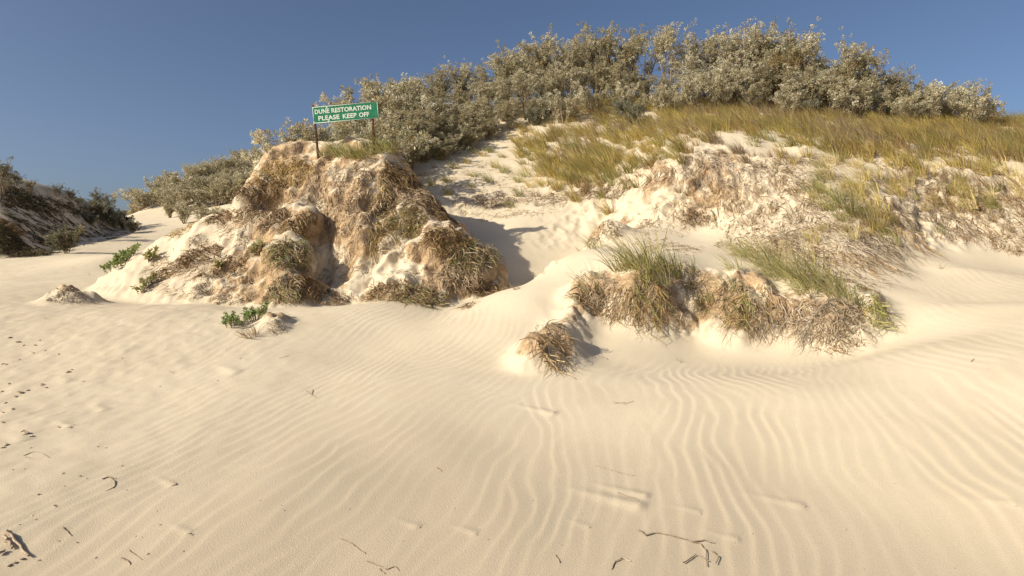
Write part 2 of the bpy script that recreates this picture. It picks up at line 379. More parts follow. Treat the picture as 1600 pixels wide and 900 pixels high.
def ground_material():
    m, nt, b = new_mat('dune_sand_and_soil')
    geo = N_(nt, 'ShaderNodeNewGeometry'); pos = geo.outputs['Position']
    atr = N_(nt, 'ShaderNodeAttribute', attribute_name='soil')
    sep = N_(nt, 'ShaderNodeSeparateColor'); nt.links.new(atr.outputs['Color'], sep.inputs[0])
    big = noise_n(nt, pos, 1.3, 4); fine = noise_n(nt, pos, 46, 3, .7); mid = noise_n(nt, pos, 9, 4, .65)
    sand = mixc(nt, ramp(nt, big, .3, .7), SAND_A, SAND_B)
    sand = mixc(nt, ramp(nt, fine, .25, .75, 0, .30), sand, SAND_C)
    grain = noise_n(nt, pos, 210, 2, .8)
    sand = mixc(nt, ramp(nt, grain, .52, .75, 0, .45), sand, (.36, .27, .18))
    streak = noise_n(nt, pos, 3.2, 5, .7)
    sand = mixc(nt, ramp(nt, streak, .50, .72, 0, .22), sand, SAND_C)
    sand = mixc(nt, sep.outputs[2], sand, SAND_DIM)
    soil = mixc(nt, ramp(nt, mid, .32, .68), (.47, .335, .205), (.27, .175, .098))
    soil = mixc(nt, ramp(nt, fine, .45, .7, 0, .6), soil, (.60, .47, .31))
    f = nt.nodes.new('ShaderNodeMath'); f.operation = 'MULTIPLY_ADD'
    nt.links.new(mid, f.inputs[0]); f.inputs[1].default_value = .9; f.inputs[2].default_value = -.45
    f2 = nt.nodes.new('ShaderNodeMath'); f2.operation = 'ADD'
    nt.links.new(sep.outputs[0], f2.inputs[0]); nt.links.new(f.outputs[0], f2.inputs[1])
    col = mixc(nt, ramp(nt, f2.outputs[0], .32, .62), sand, soil)
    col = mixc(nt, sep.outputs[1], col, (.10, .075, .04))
    nt.links.new(col, b.inputs['Base Color'])
    bmp = nt.nodes.new('ShaderNodeBump'); bmp.inputs['Strength'].default_value = .45; bmp.inputs['Distance'].default_value = .008
    g = noise_n(nt, pos, 130, 2, .7)
    nt.links.new(g, bmp.inputs['Height'])
    bmp2 = nt.nodes.new('ShaderNodeBump'); bmp2.inputs['Distance'].default_value = .05
    nt.links.new(mid, bmp2.inputs['Height']); nt.links.new(bmp.outputs[0], bmp2.inputs['Normal'])
    nt.links.new(ramp(nt, sep.outputs[0], .2, .8, 0, .8), bmp2.inputs['Strength'])
    nt.links.new(bmp2.outputs[0], b.inputs['Normal'])
    b.inputs['Roughness'].default_value = .95
    return m
SAND_A, SAND_B, SAND_C, SAND_DIM = (.66, .57, .43), (.615, .525, .39), (.52, .43, .31), (.44, .36, .26)  # last tone: dry sand darkened to paint in the dimmer foreground light
M_ground = ground_material()

# ------------------------------------------------------------------ ground objects
pn = noise3(P * 1.1 + 50); pn2 = noise3(P * 2.9 + 90)
steep2 = 1 - N[..., 2]
soil = np.clip(on_mound * (.42 + .45 * sstep(.15, .5, steep2) + .55 * pn + .5 * pn2) - .10, 0, 1)
soil *= 1 - .75 * sstep(-3.9, -4.9, X) * sstep(2.6, 1.9, Z)
for (u_, v_, y_, r_) in ((512, 415, 9.6, .42), (505, 450, 9.4, .35), (600, 415, 9.25, .35), (635, 440, 9.1, .35), (575, 455, 9.0, .25), (480, 330, 9.95, .25), (640, 335, 9.95, .25), (385, 325, 10.2, .25)):
    q_ = at(u_, v_, y_)
    soil *= 1 - .9 * np.exp(-(((X - q_[0]) ** 2 + (Y - q_[1]) ** 2 + (Z - q_[2]) ** 2) / r_ ** 2) ** 1.5)
hill_soil = rough * (.33 + .50 * pn + .40 * pn2 + .25 * lump_m + .20 * (Y < 8.5)) * (1 - on_mound)
soil = np.maximum(soil, np.clip(hill_soil, 0, .85)) * (1 - on_left)
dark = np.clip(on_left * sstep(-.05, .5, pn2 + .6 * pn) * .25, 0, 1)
fore_dim = .75 * sstep(6.2, 3.0, R + .5 * fbm2(X * .5, Y * .5, 2)) + .35 * sstep(-1.5, -6, X) * sstep(13, 7, Y)  # dimmer foreground exposure painted into the sand colour; left beach darkened too
attr = np.stack([soil, dark, np.clip(fore_dim, 0, .8), np.ones_like(soil)], -1)

def tag(o, label=None, cat=None, group=None, kind=None):
    for k, v in (('label', label), ('category', cat), ('group', group), ('kind', kind)):
        if v: o[k] = v
    return o
def mesh_np(name, V, Fq, mat=None, smooth=False, attrs=None, normals=None):
    me = bpy.data.meshes.new(name)
    V = np.ascontiguousarray(V, np.float32); Fq = np.ascontiguousarray(Fq, np.int32); k = Fq.shape[1]
    me.vertices.add(len(V)); me.vertices.foreach_set('co', V.ravel())
    me.loops.add(Fq.size); me.loops.foreach_set('vertex_index', Fq.ravel())
    me.polygons.add(len(Fq)); me.polygons.foreach_set('loop_start', np.arange(0, Fq.size, k, dtype=np.int32))
    me.update(calc_edges=True)
    if smooth: me.polygons.foreach_set('use_smooth', np.ones(len(Fq), bool))
    for an, av in (attrs or {}).items():
        a = me.attributes.new(an, 'FLOAT_COLOR', 'POINT'); a.data.foreach_set('color', np.ascontiguousarray(av, np.float32).ravel())
    if normals is not None: me.normals_split_custom_set_from_vertices(normals)
    if mat: me.materials.append(mat)
    return me
def obj(name, me, parent=None, loc=None):
    o = bpy.data.objects.new(name, me); C.objects.link(o)
    if parent: o.parent = parent
    if loc is not None: o.location = loc
    return o

ia = np.arange(NA); ja = np.arange(NRR - 1)
A0 = (ia[:, None] * NRR + ja[None]); A1 = (((ia + 1) % NA)[:, None] * NRR + ja[None])
quads = np.stack([A0, A1, A1 + 1, A0 + 1], -1)
cx = (X + np.roll(X, -1, 0))[:, :-1] / 2; cy = (Y + np.roll(Y, -1, 0))[:, :-1] / 2
f_m = (ZM - ZB)[:, :-1] > 0
f_l = (ZL - np.maximum(ZB, ZM))[:, :-1] > 0
hill_line = np.interp(cx, [-30, -9, -7, -4, -.6, .3, 1.0, 2.2, 4.5, 5.2, 7, 10, 30], [31, 31, 14, 13, 12.4, 9.4, 7.2, 7.05, 6.7, 9.4, 10.7, 10.6, 10])
f_h = (cy > hill_line) & ~f_m & ~f_l & (R[:, :-1] < 62)
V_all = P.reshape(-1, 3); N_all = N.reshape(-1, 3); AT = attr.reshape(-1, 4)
def ground_piece(name, mask):
    q = quads[mask].reshape(-1, 4)
    idx, inv = np.unique(q, return_inverse=True)
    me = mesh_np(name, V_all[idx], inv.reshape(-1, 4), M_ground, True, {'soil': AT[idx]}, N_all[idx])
    return tag(obj(name, me), kind='structure')
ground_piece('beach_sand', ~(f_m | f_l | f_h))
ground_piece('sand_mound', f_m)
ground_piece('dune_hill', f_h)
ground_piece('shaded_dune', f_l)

# ------------------------------------------------------------------ plant materials and builders
def leaf_material(name, trans=.2, rough=.65, spread=.25):
    m, nt, b = new_mat(name)
    atr = N_(nt, 'ShaderNodeAttribute', attribute_name='tint')
    inf = N_(nt, 'ShaderNodeObjectInfo')
    hsv = N_(nt, 'ShaderNodeHueSaturation')
    nt.links.new(atr.outputs['Color'], hsv.inputs['Color'])
    nt.links.new(ramp(nt, inf.outputs['Random'], 0, 1, 1 - spread, 1 + spread), hsv.inputs['Value'])
    nt.links.new(ramp(nt, inf.outputs['Random'], .2, .9, 1.1, .85), hsv.inputs['Saturation'])
    geo = N_(nt, 'ShaderNodeNewGeometry')
    f = noise_n(nt, geo.outputs['Position'], 1.7, 2)
    col = mixc(nt, ramp(nt, f, .3, .7, 0, .18), hsv.outputs[0], (.30, .21, .10))
    nt.links.new(col, b.inputs['Base Color'])
    b.inputs['Roughness'].default_value = rough
    tr = N_(nt, 'ShaderNodeBsdfTranslucent'); nt.links.new(col, tr.inputs['Color'])
    mx = N_(nt, 'ShaderNodeMixShader'); mx.inputs[0].default_value = trans
    nt.links.new(b.outputs[0], mx.inputs[1]); nt.links.new(tr.outputs[0], mx.inputs[2])
    nt.links.new(mx.outputs[0], nt.nodes['Material Output'].inputs['Surface'])
    return m
M_leaf = leaf_material('silvery_shrub_leaf', .38, .7, .16)
M_blade = leaf_material('grass_blade', .36, .55, .18)
M_dry = leaf_material('dry_root_and_stem', .05, .85, .15)
M_green = leaf_material('fleshy_green_leaf', .25, .45, .1)

def plain_material(name, a, b_, scale=20, rough=.85, bump=.3, dist=.004, metal=0.):
    m, nt, b = new_mat(name)
    tc = N_(nt, 'ShaderNodeTexCoord')
    f = noise_n(nt, tc.outputs['Object'], scale, 5, .65)
    nt.links.new(mixc(nt, ramp(nt, f, .35, .65), a, b_), b.inputs['Base Color'])
    b.inputs['Roughness'].default_value = rough; b.inputs['Metallic'].default_value = metal
    bp = N_(nt, 'ShaderNodeBump'); bp.inputs['Strength'].default_value = bump; bp.inputs['Distance'].default_value = dist
    nt.links.new(f, bp.inputs['Height']); nt.links.new(bp.outputs[0], b.inputs['Normal'])
    return m
M_bark = plain_material('weathered_shrub_bark', (.33, .26, .19), (.20, .14, .09), 30)
M_twig = plain_material('grey_driftwood_twig', (.34, .27, .20), (.21, .16, .115), 40)
M_pale = plain_material('bleached_bark', (.48, .40, .30), (.30, .22, .15), 30)
M_clod = plain_material('dry_seaweed_clod', (.60, .50, .38), (.42, .33, .23), 45, bump=.8)

PAL = {
 'silver': [(.60,.56,.40),(.53,.485,.32),(.45,.41,.26),(.70,.66,.52),(.44,.35,.20),(.36,.34,.20)],
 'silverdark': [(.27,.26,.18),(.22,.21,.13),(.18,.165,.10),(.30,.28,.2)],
 'brownleaf': [(.36,.27,.14),(.30,.21,.10),(.40,.32,.19),(.27,.22,.12)],
 'bluegrey': [(.20,.22,.16),(.25,.26,.19),(.17,.185,.12),(.29,.29,.22)],
 'gold': [(.74,.58,.20),(.68,.54,.18),(.60,.50,.17),(.48,.44,.15),(.76,.64,.32),(.64,.49,.24)],
 'olive': [(.36,.36,.12),(.29,.31,.10),(.44,.40,.16),(.23,.26,.08),(.55,.46,.21)],
 'marram': [(.33,.34,.13),(.38,.38,.16),(.25,.27,.09),(.52,.45,.21),(.42,.41,.21),(.58,.47,.22)],
 'dry': [(.46,.34,.20),(.38,.27,.155),(.29,.19,.105),(.54,.43,.28),(.23,.15,.085)],
 'brown': [(.24,.15,.08),(.18,.11,.058),(.31,.21,.12),(.12,.075,.04),(.42,.31,.18),(.26,.17,.09)],
 'grey': [(.42,.35,.27),(.33,.27,.20),(.50,.43,.34),(.25,.195,.14)],
 'straw': [(.52,.38,.16),(.45,.31,.12),(.38,.25,.10),(.57,.45,.23)],
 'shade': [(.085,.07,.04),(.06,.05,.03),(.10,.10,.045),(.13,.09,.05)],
 'fresh': [(.24,.33,.10),(.28,.36,.13),(.18,.26,.08),(.34,.40,.18)],
 'mixed': [(.27,.165,.08),(.34,.23,.12),(.24,.25,.08),(.30,.25,.19),(.42,.31,.15),(.19,.20,.07)],
}
def pick(pal, n):
    c = np.array(PAL[pal]); k = RNG.integers(0, len(c), n)
    return np.clip(c[k] * RNG.uniform(.8, 1.2, (n, 1)), 0, 1)

def ribbons(pts, width, side, col):
    """pts n,k,3 centre lines -> flat tapered blades; returns V, quads, colours"""
    n, k, _ = pts.shape
    t = np.linspace(0, 1, k)
    w = width[:, None] * (np.clip(1 - t, 0, 1) ** .8 * .92 + .08)[None]
    Vv = np.stack([pts - side[:, None] * w[..., None] * .5, pts + side[:, None] * w[..., None] * .5], 2)      # n,k,2,3
    b = (np.arange(n)[:, None] * k + np.arange(k - 1)[None])[..., None] * 2
    Fq = np.concatenate([b, b + 1, b + 3, b + 2], -1).reshape(-1, 4)
    Cc = np.repeat(np.c_[col, np.ones(n)][:, None], 2 * k, 1)
    return Vv.reshape(-1, 3), Fq, Cc.reshape(-1, 4)
def unit(v): return v / (np.linalg.norm(v, axis=-1, keepdims=True) + 1e-9)
def blades(base, d, L, w, bend, pal, k=4):
    n = len(base); t = np.linspace(0, 1, k)[None, :, None]
    d = unit(d)
    pts = base[:, None] + d[:, None] * (L[:, None, None] * t) + bend[:, None] * (L[:, None, None] * t ** 2)
    side = unit(np.cross(d, RNG.normal(size=(n, 3))))
    return ribbons(pts, w, side, pick(pal, n) if isinstance(pal, str) else pal)
def join(parts):
    Vs, Fs, Cs, o = [], [], [], 0
    for v, f, c in parts:
        Vs.append(v); Fs.append(f + o); Cs.append(c); o += len(v)
    return np.concatenate(Vs), np.concatenate(Fs), np.concatenate(Cs)
def plant_mesh(name, parts, mat):
    v, f, c = join(parts)
    return mesh_np(name, v, f, mat, False, {'tint': c})
def tube(pts, r0, r1, sides=5):
    pts = np.asarray(pts, float); k = len(pts)
    tan = unit(np.gradient(pts, axis=0)); ref = np.array([.31, .22, .93])
    s1 = unit(np.cross(tan, ref)); s2 = np.cross(tan, s1)
    a = np.arange(sides) * 2 * np.pi / sides; r = np.linspace(r0, r1, k)
    V_ = pts[:, None] + (s1[:, None] * np.cos(a)[None, :, None] + s2[:, None] * np.sin(a)[None, :, None]) * r[:, None, None]
    i = np.arange(k - 1)[:, None] * sides; j = np.arange(sides)[None]; j2 = (j + 1) % sides
    Fq = np.stack([i + j, i + j2, i + sides + j2, i + sides + j], -1).reshape(-1, 4)
    return V_.reshape(-1, 3), Fq, np.ones((k * sides, 4))

# ---- upright leaning tuft, blades blown to the left
def tuft_mesh(name, n, h, pal, spread=.35, lean=.45, w=.007, rad_=.08, k=4, dryn=.25):
    a = RNG.uniform(0, 2 * np.pi, n); r = rad_ * np.sqrt(RNG.random(n))
    base = np.c_[np.cos(a) * r, np.sin(a) * r, -.03 + 0 * a]
    d = np.c_[np.cos(a) * spread * RNG.random(n) - lean * RNG.uniform(.4, 1.3, n), np.sin(a) * spread * RNG.random(n), np.ones(n)] + RNG.normal(0, .10, (n, 3))
    L = h * RNG.uniform(.45, 1.05, n)
    bend = np.c_[-lean * RNG.uniform(.1, .8, n), RNG.normal(0, .10, n), -RNG.uniform(.08, .42, n)]
    parts = [blades(base, d, L, w * RNG.uniform(.7, 1.3, n), bend, pal, k)]
    m = int(n * dryn)
    a = RNG.uniform(0, 2 * np.pi, m)
    base = np.c_[np.cos(a) * rad_, np.sin(a) * rad_, 0 * a]
    d = np.c_[np.cos(a), np.sin(a), RNG.uniform(.1, .9, m)]
    parts.append(blades(base, d, h * RNG.uniform(.3, .7, m), w * .7 + 0 * a, np.c_[0 * a, 0 * a, -RNG.uniform(.3, .9, m)], 'dry', 4))
    return plant_mesh(name, parts, M_blade)

# ---- strands that creep over the ground following its shape: root mats, thatch, litter
def creep(starts, heading, L, k, pal, w, lift, wander=.5, grav=.6, rise=0.0):
    n = len(starts); pts = np.zeros((n, k, 3)); nr = np.zeros((n, k, 3))
    p = starts.copy(); hd = unit(heading)
    off = np.sin(np.linspace(0, 1, k) * np.pi) * 1.0
    lf = lift * RNG.uniform(.1, 1.2, n)
    for j in range(k):
        for i in range(n):
            q, nn, idx, ds = bvh.find_nearest(Vector(p[i]))
            if q is None: q, nn = Vector(p[i]), Vector((0, 0, 1))
            if nn.dot(Vector((0, -.5, 1))) < 0: nn = -nn
            pts[i, j] = q; nr[i, j] = nn
        step = L / (k - 1)
        dirv = hd + np.array([0, 0, -grav]) + wander * RNG.normal(size=(n, 3))
        dirv = unit(dirv - nr[:, j] * (dirv * nr[:, j]).sum(-1, keepdims=True))
        hd = unit(hd * .55 + dirv * .45)
        p = pts[:, j] + dirv * step[:, None]
    pts = pts + nr * (.006 + lf[:, None] * (off[None] + rise * np.linspace(0, 1, k)[None] ** 2))[..., None]
    tang = unit(pts[:, 1] - pts[:, 0])
    side = unit(np.cross(tang, nr[:, 0] + .9 * RNG.normal(size=(n, 3))))
    return ribbons(pts, w * RNG.uniform(.6, 1.4, n), side, pick(pal, n) if isinstance(pal, str) else pal)
def mat_parts(c, nrm, rx, n, L, pal, lat, lift, w=.008, wander=.8, grav=.45, k=6, up=.35, ry=None):
    nrm = Vector(nrm); ac = Vector((1, 0, 0)); ac = (ac - nrm * ac.dot(nrm)).normalized()
    dn = nrm.cross(ac); dn = dn if dn.z < 0 else -dn
    ry = max(rx * .6, L * .5) if ry is None else ry; L = L * .75
    a = RNG.uniform(0, 2 * np.pi, n); r = np.sqrt(RNG.random(n))
    s = np.array(c)[None] + np.array(ac)[None] * (np.cos(a) * r * rx)[:, None] + np.array(dn)[None] * ((np.sin(a) * r * ry) - up * L * .6)[:, None] + np.array(nrm)[None] * .05
    hd = np.array(dn)[None] * 1.0 + np.array(ac)[None] * (lat + .35 * np.cos(a) * r)[:, None] + RNG.normal(0, .45, (n, 3))
    return creep(s, hd, L * RNG.uniform(.45, 1.15, n), k, pal, w, lift, wander, grav)

# ---- silvery shrub: stems that fork, rosettes of small leaves along the upper branches
def shrub_meshes(name, h, wd, nst, pal, bare=.35, ros=(8, 15), leaf=.06, tips=3, dens=1.0):
    wood, leaves = [], []
    for s in range(nst):
        az = 2 * np.pi * (s + RNG.uniform(-.4, .4)) / nst
        hh = h * RNG.uniform(.62, 1.0); out = wd * .5 * RNG.uniform(.15, 1.0)
        tip = np.array([math.cos(az) * out, math.sin(az) * out, hh])
        mid = np.array([tip[0] * .35, tip[1] * .35, hh * .45]) + RNG.normal(0, .04 * h, 3)
        t = np.linspace(0, 1, 6)[:, None]
        main = (1 - t) ** 2 * np.array([math.cos(az) * .05, math.sin(az) * .05, -.08]) + 2 * t * (1 - t) * mid + t * t * tip
        wood.append(tube(main, .016 * h / 2 + .008, .006, 5))
        brs = [main[1:]]
        for b in range(tips):
            i0 = RNG.integers(1, 5) if bare < .5 else RNG.integers(2, 5); st = main[i0]
            e = st + np.array([RNG.normal(0, .16 * wd), RNG.normal(0, .16 * wd), (hh - st[2]) * (RNG.uniform(.25, .95) if bare < .5 else RNG.uniform(.6, 1)) + .05])
            m2 = (st + e) / 2 + RNG.normal(0, .05, 3) - np.array([0, 0, .06])
            br = (1 - t) ** 2 * st + 2 * t * (1 - t) * m2 + t * t * e
            wood.append(tube(br, .009, .004, 4)); brs.append(br)
        for br in brs:
            nros = max(2, int(RNG.integers(*ros) * dens))
            for q in range(nros):
                tt_ = bare + (1 - bare) * ((q + RNG.random()) / nros) if q else 1.0
                f = tt_ * (len(br) - 1); i = min(int(f), len(br) - 2); c = br[i] + (br[i + 1] - br[i]) * (f - i)
                c = c + RNG.normal(0, .085 if q else .02, 3) * (h / 2.2)
                nl = int(RNG.integers(14, 22)); rr = leaf * RNG.uniform(1.0, 1.9)
                d = unit(RNG.normal(size=(nl, 3)) + np.array([0, 0, .45]))
                bs = c + d * rr * .25
                Ls = leaf * RNG.uniform(.75, 1.35, nl)
                tint = np.array(PAL[pal])[RNG.integers(0, len(PAL[pal]))] * RNG.uniform(.85, 1.15)
                tint = np.clip(tint[None] * RNG.uniform(.88, 1.12, (nl, 1)), 0, 1)
                sd = unit(np.cross(d, RNG.normal(size=(nl, 3))))
                p0 = bs; p1 = bs + d * Ls[:, None] * .55 + RNG.normal(0, .006, (nl, 3)); p2 = bs + d * Ls[:, None]
                wv = (leaf * .42 * RNG.uniform(.8, 1.2, nl))[:, None] * sd
                Vq = np.stack([p0, p1 - wv * .5, p2, p1 + wv * .5], 1).reshape(-1, 3)
                leaves.append((Vq, np.arange(nl * 4).reshape(-1, 4), np.repeat(np.c_[tint, np.ones(nl)], 4, 0)))
    v, f, c = join(wood); mw = mesh_np(name + '_stems', v, f, M_bark, True)
    ml = plant_mesh(name + '_crown', leaves, M_leaf)
    return mw, ml
def empty(name, loc):
    o = bpy.data.objects.new(name, None); C.objects.link(o); o.location = loc; o.empty_display_size = .1
    return o
protos = {
 'full': [shrub_meshes('shrub', 2.3, 1.9, 10, 'silver', .06, (12, 20), .052, 5) for _ in range(3)],
 'plume': [shrub_meshes('shrub', 2.4, 1.4, 8, 'silver', .10, (14, 22), .052, 4) for _ in range(2)],
 'open': [shrub_meshes('shrub', 2.4, 2.2, 6, 'silver', .55, (12, 18), .055, tips=4) for _ in range(2)],
 'brown': [shrub_meshes('shrub', 2.0, 1.5, 9, 'brownleaf', .08, (11, 18), .055, 4) for _ in range(1)],
 'low': [shrub_meshes('shrub', 1.1, 1.6, 9, 'silver', .15, (7, 11), .055) for _ in range(2)],
 'blue': [shrub_meshes('shrub', .6, 1.2, 9, 'bluegrey', .1, (6, 9), .045) for _ in range(1)],
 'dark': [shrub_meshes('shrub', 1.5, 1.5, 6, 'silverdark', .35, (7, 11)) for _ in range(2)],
 'bushy': [shrub_meshes('shrub', 1.0, 1.6, 9, 'silverdark', .1, (7, 11), .07) for _ in range(1)],
}
PH = dict(full=2.3, plume=2.4, open=2.4, brown=2.0, low=1.1, blue=.6, dark=1.5, bushy=1.0)
def shrub(kind, x, y, h, label, group=None, wide=1.0, i=None, lean=None):
    ms = protos[kind]; mw, ml = ms[(i if i is not None else random.randrange(len(ms))) % len(ms)]
    p, n = drop(x, y)
    s = h / PH[kind]
    e = empty('coastal_shrub', p)
    e.rotation_euler = (random.uniform(-.06, .06), random.uniform(-.10, .03) if lean is None else lean, random.uniform(0, 6.28))
    e.scale = (s * wide, s * wide, s)
    tag(e, label, 'shrub', group)
    obj('trunk', mw, e); obj('crown', ml, e)
    return e
def shrub_top(kind, u, vtop, y, label, group=None, wide=1.0, i=None):
    x = (u - CU) / F * y
    top = at(u, vtop, y)
    p, n = drop(top[0], y)
    h = max(.35, top[2] - p.z)
    return shrub(kind, top[0], y, h * 1.02, label, group, wide * min(1.5, max(.75, (PH[kind] / h) ** .35)), i)

# ------------------------------------------------------------------ the sign
def box_mesh(name, sx, sy, sz, mat, c=(0, 0, 0), bev=0.0):
    import bmesh
    bm = bmesh.new(); bmesh.ops.create_cube(bm, size=1.0)
    for v in bm.verts: v.co = Vector((v.co.x * sx + c[0], v.co.y * sy + c[1], v.co.z * sz + c[2]))
    if bev: bmesh.ops.bevel(bm, geom=list(bm.edges), offset=bev, segments=2, affect='EDGES')
    me = bpy.data.meshes.new(name); bm.to_mesh(me); bm.free()
    me.materials.append(mat); return me
M_signgreen = plain_material('faded_green_sign_paint', (.012, .135, .070), (.022, .175, .095), 7, .45, .05, .001)
def sign_weather(m):
    nt = m.node_tree; b = nt.nodes['Principled BSDF']; src = b.inputs['Base Color'].links[0].from_socket
    tc = N_(nt, 'ShaderNodeTexCoord'); mp = N_(nt, 'ShaderNodeMapping'); mp.inputs['Scale'].default_value = (9, 9, 2.2)
    nt.links.new(tc.outputs['Object'], mp.inputs[0]); f = noise_n(nt, mp.outputs[0], 3.5, 6, .75)
    c = mixc(nt, ramp(nt, f, .52, .72, 0, .55), src, (.12, .27, .17))
    f2 = noise_n(nt, tc.outputs['Object'], 60, 3, .7)
    c = mixc(nt, ramp(nt, f2, .66, .74, 0, .6), c, (.45, .50, .42))
    nt.links.new(c, b.inputs['Base Color'])
sign_weather(M_signgreen)
M_signwhite = plain_material('faded_white_sign_paint', (.62, .66, .60), (.48, .54, .47), 25, .55, .05, .001)
M_rust = plain_material('rusty_steel', (.13, .055, .030), (.055, .026, .018), 22, .85, .6, .004)
SY_ = 10.6
sc = Vector(at(540, 176, SY_))
sign = empty('dune_restoration_sign', (sc.x, SY_, at(540, 252, SY_)[2]))
tag(sign, 'green metal sign reading dune restoration please keep off, on two rusty posts', 'sign')
SW, SH = 1.125, .283
roll = Matrix.Rotation(-rad(4.9), 4, 'Y')
def sign_child(name, me, parent, loc=(0, 0, 0)):
    o = obj(name, me, parent); o.location = loc; return o
board = sign_child('sign_board', box_mesh('sign_board', SW, .006, SH, M_signgreen, bev=.0015), sign, sc - sign.location)
board.rotation_euler = (0, -rad(4.9), 0)
def bmesh_strips():
    parts = []
    for (cx_, cz, sx, sz) in ((0, SH/2-.0075, SW-.006, .009), (0, -SH/2+.0075, SW-.006, .009), (-SW/2+.0075, 0, .009, SH-.026), (SW/2-.0075, 0, .009, SH-.026)):
        parts.append((cx_, cz, sx, sz))
    V_, F_ = [], []
    for cx_, cz, sx, sz in parts:
        o = len(V_)
        for yy in (-.0046, -.0028):
            V_ += [(cx_-sx/2, yy, cz-sz/2), (cx_+sx/2, yy, cz-sz/2), (cx_+sx/2, yy, cz+sz/2), (cx_-sx/2, yy, cz+sz/2)]
        F_ += [[o, o+1, o+2, o+3], [o+4, o+7, o+6, o+5], [o, o+4, o+5, o+1], [o+1, o+5, o+6, o+2], [o+2, o+6, o+7, o+3], [o+3, o+7, o+4, o]]
    return mesh_np('border', np.array(V_), np.array(F_), M_signwhite)
sign_child('border', bmesh_strips(), board)
def lettering(txt, size, width, cx_, cz):
    cu = bpy.data.curves.new('lettering', 'FONT'); cu.body = txt; cu.size = size; cu.align_x = 'CENTER'; cu.align_y = 'CENTER'
    cu.extrude = .0012; cu.offset = .0035; cu.space_character = 1.03; cu.resolution_u = 3
    to = bpy.data.objects.new('lettering', cu); C.objects.link(to)
    dg = bpy.context.evaluated_depsgraph_get(); dg.update()
    me = bpy.data.meshes.new_from_object(to.evaluated_get(dg))
    bpy.data.objects.remove(to, do_unlink=True)
    co = np.empty(len(me.vertices) * 3, np.float32); me.vertices.foreach_get('co', co); co = co.reshape(-1, 3)
    s = width / (co[:, 0].max() - co[:, 0].min())
    co[:, 0] = (co[:, 0] - (co[:, 0].max() + co[:, 0].min()) / 2) * s
    co[:, 1] = (co[:, 1] - (co[:, 1].max() + co[:, 1].min()) / 2)
    out = np.c_[co[:, 0] + cx_, -.0050 - co[:, 2], co[:, 1] + cz]
    me.vertices.foreach_set('co', out.astype(np.float32).ravel()); me.update()
    me.materials.clear(); me.materials.append(M_signwhite)
    sign_child('lettering', me, board)
for txt_, wd_, cx_, cz_ in (('DUNE', .253, -.398, .054), ('RESTORATION', .685, .104, .055), ('PLEASE', .365, -.292, -.060), ('KEEP', .240, .066, -.059), ('OFF', .175, .314, -.060)):
    lettering(txt_, .104, wd_, cx_, cz_)
def blob(name, r, mat, n=9):
    a = np.linspace(0, 2*np.pi, n, endpoint=False); rr = r * RNG.uniform(.6, 1.25, n)
    V_ = np.concatenate([np.c_[np.cos(a)*rr, 0*a-.0052, np.sin(a)*rr], np.c_[np.cos(a)*rr, 0*a-.0030, np.sin(a)*rr]])
    me = bpy.data.meshes.new(name)
    F_ = [list(range(n))] + [[i, i+n, (i+1) % n + n, (i+1) % n] for i in range(n)]
    me.from_pydata([tuple(v) for v in V_.tolist()], [], F_); me.materials.append(mat); return me
for (px, pz, r) in ((-.315, .112, .017), (-.305, -.124, .018), (-.325, .096, .010), (-.555, .115, .015), (-.556, -.115, .014), (-.29, -.105, .009)):
    sign_child('paint_chip', blob('paint_chip', r, M_signwhite), board, (px, -.0012, pz))
for (px, pz) in ((-.54, .075), (.46, .10), (.46, -.10), (-.54, -.075)):
    sign_child('bolt', blob('bolt', .007, M_rust, 6), board, (px, -.0022, pz))
for (u0, v0, u1, v1) in ((489.5, 164, 501, 285), (581.5, 157, 586, 278)):
    a = Vector(at(u0, v0, SY_ + .028)); b = Vector(at(u1, v1, SY_ + .028))
    d = b - a; me = box_mesh('post', .040, .034, d.length, M_rust, bev=.004)
    o = sign_child('post', me, sign, (a + b) / 2 - sign.location)
    o.rotation_euler = (-d).to_track_quat('Z', 'Y').to_euler()
    for k in (.12, .2):
        pass
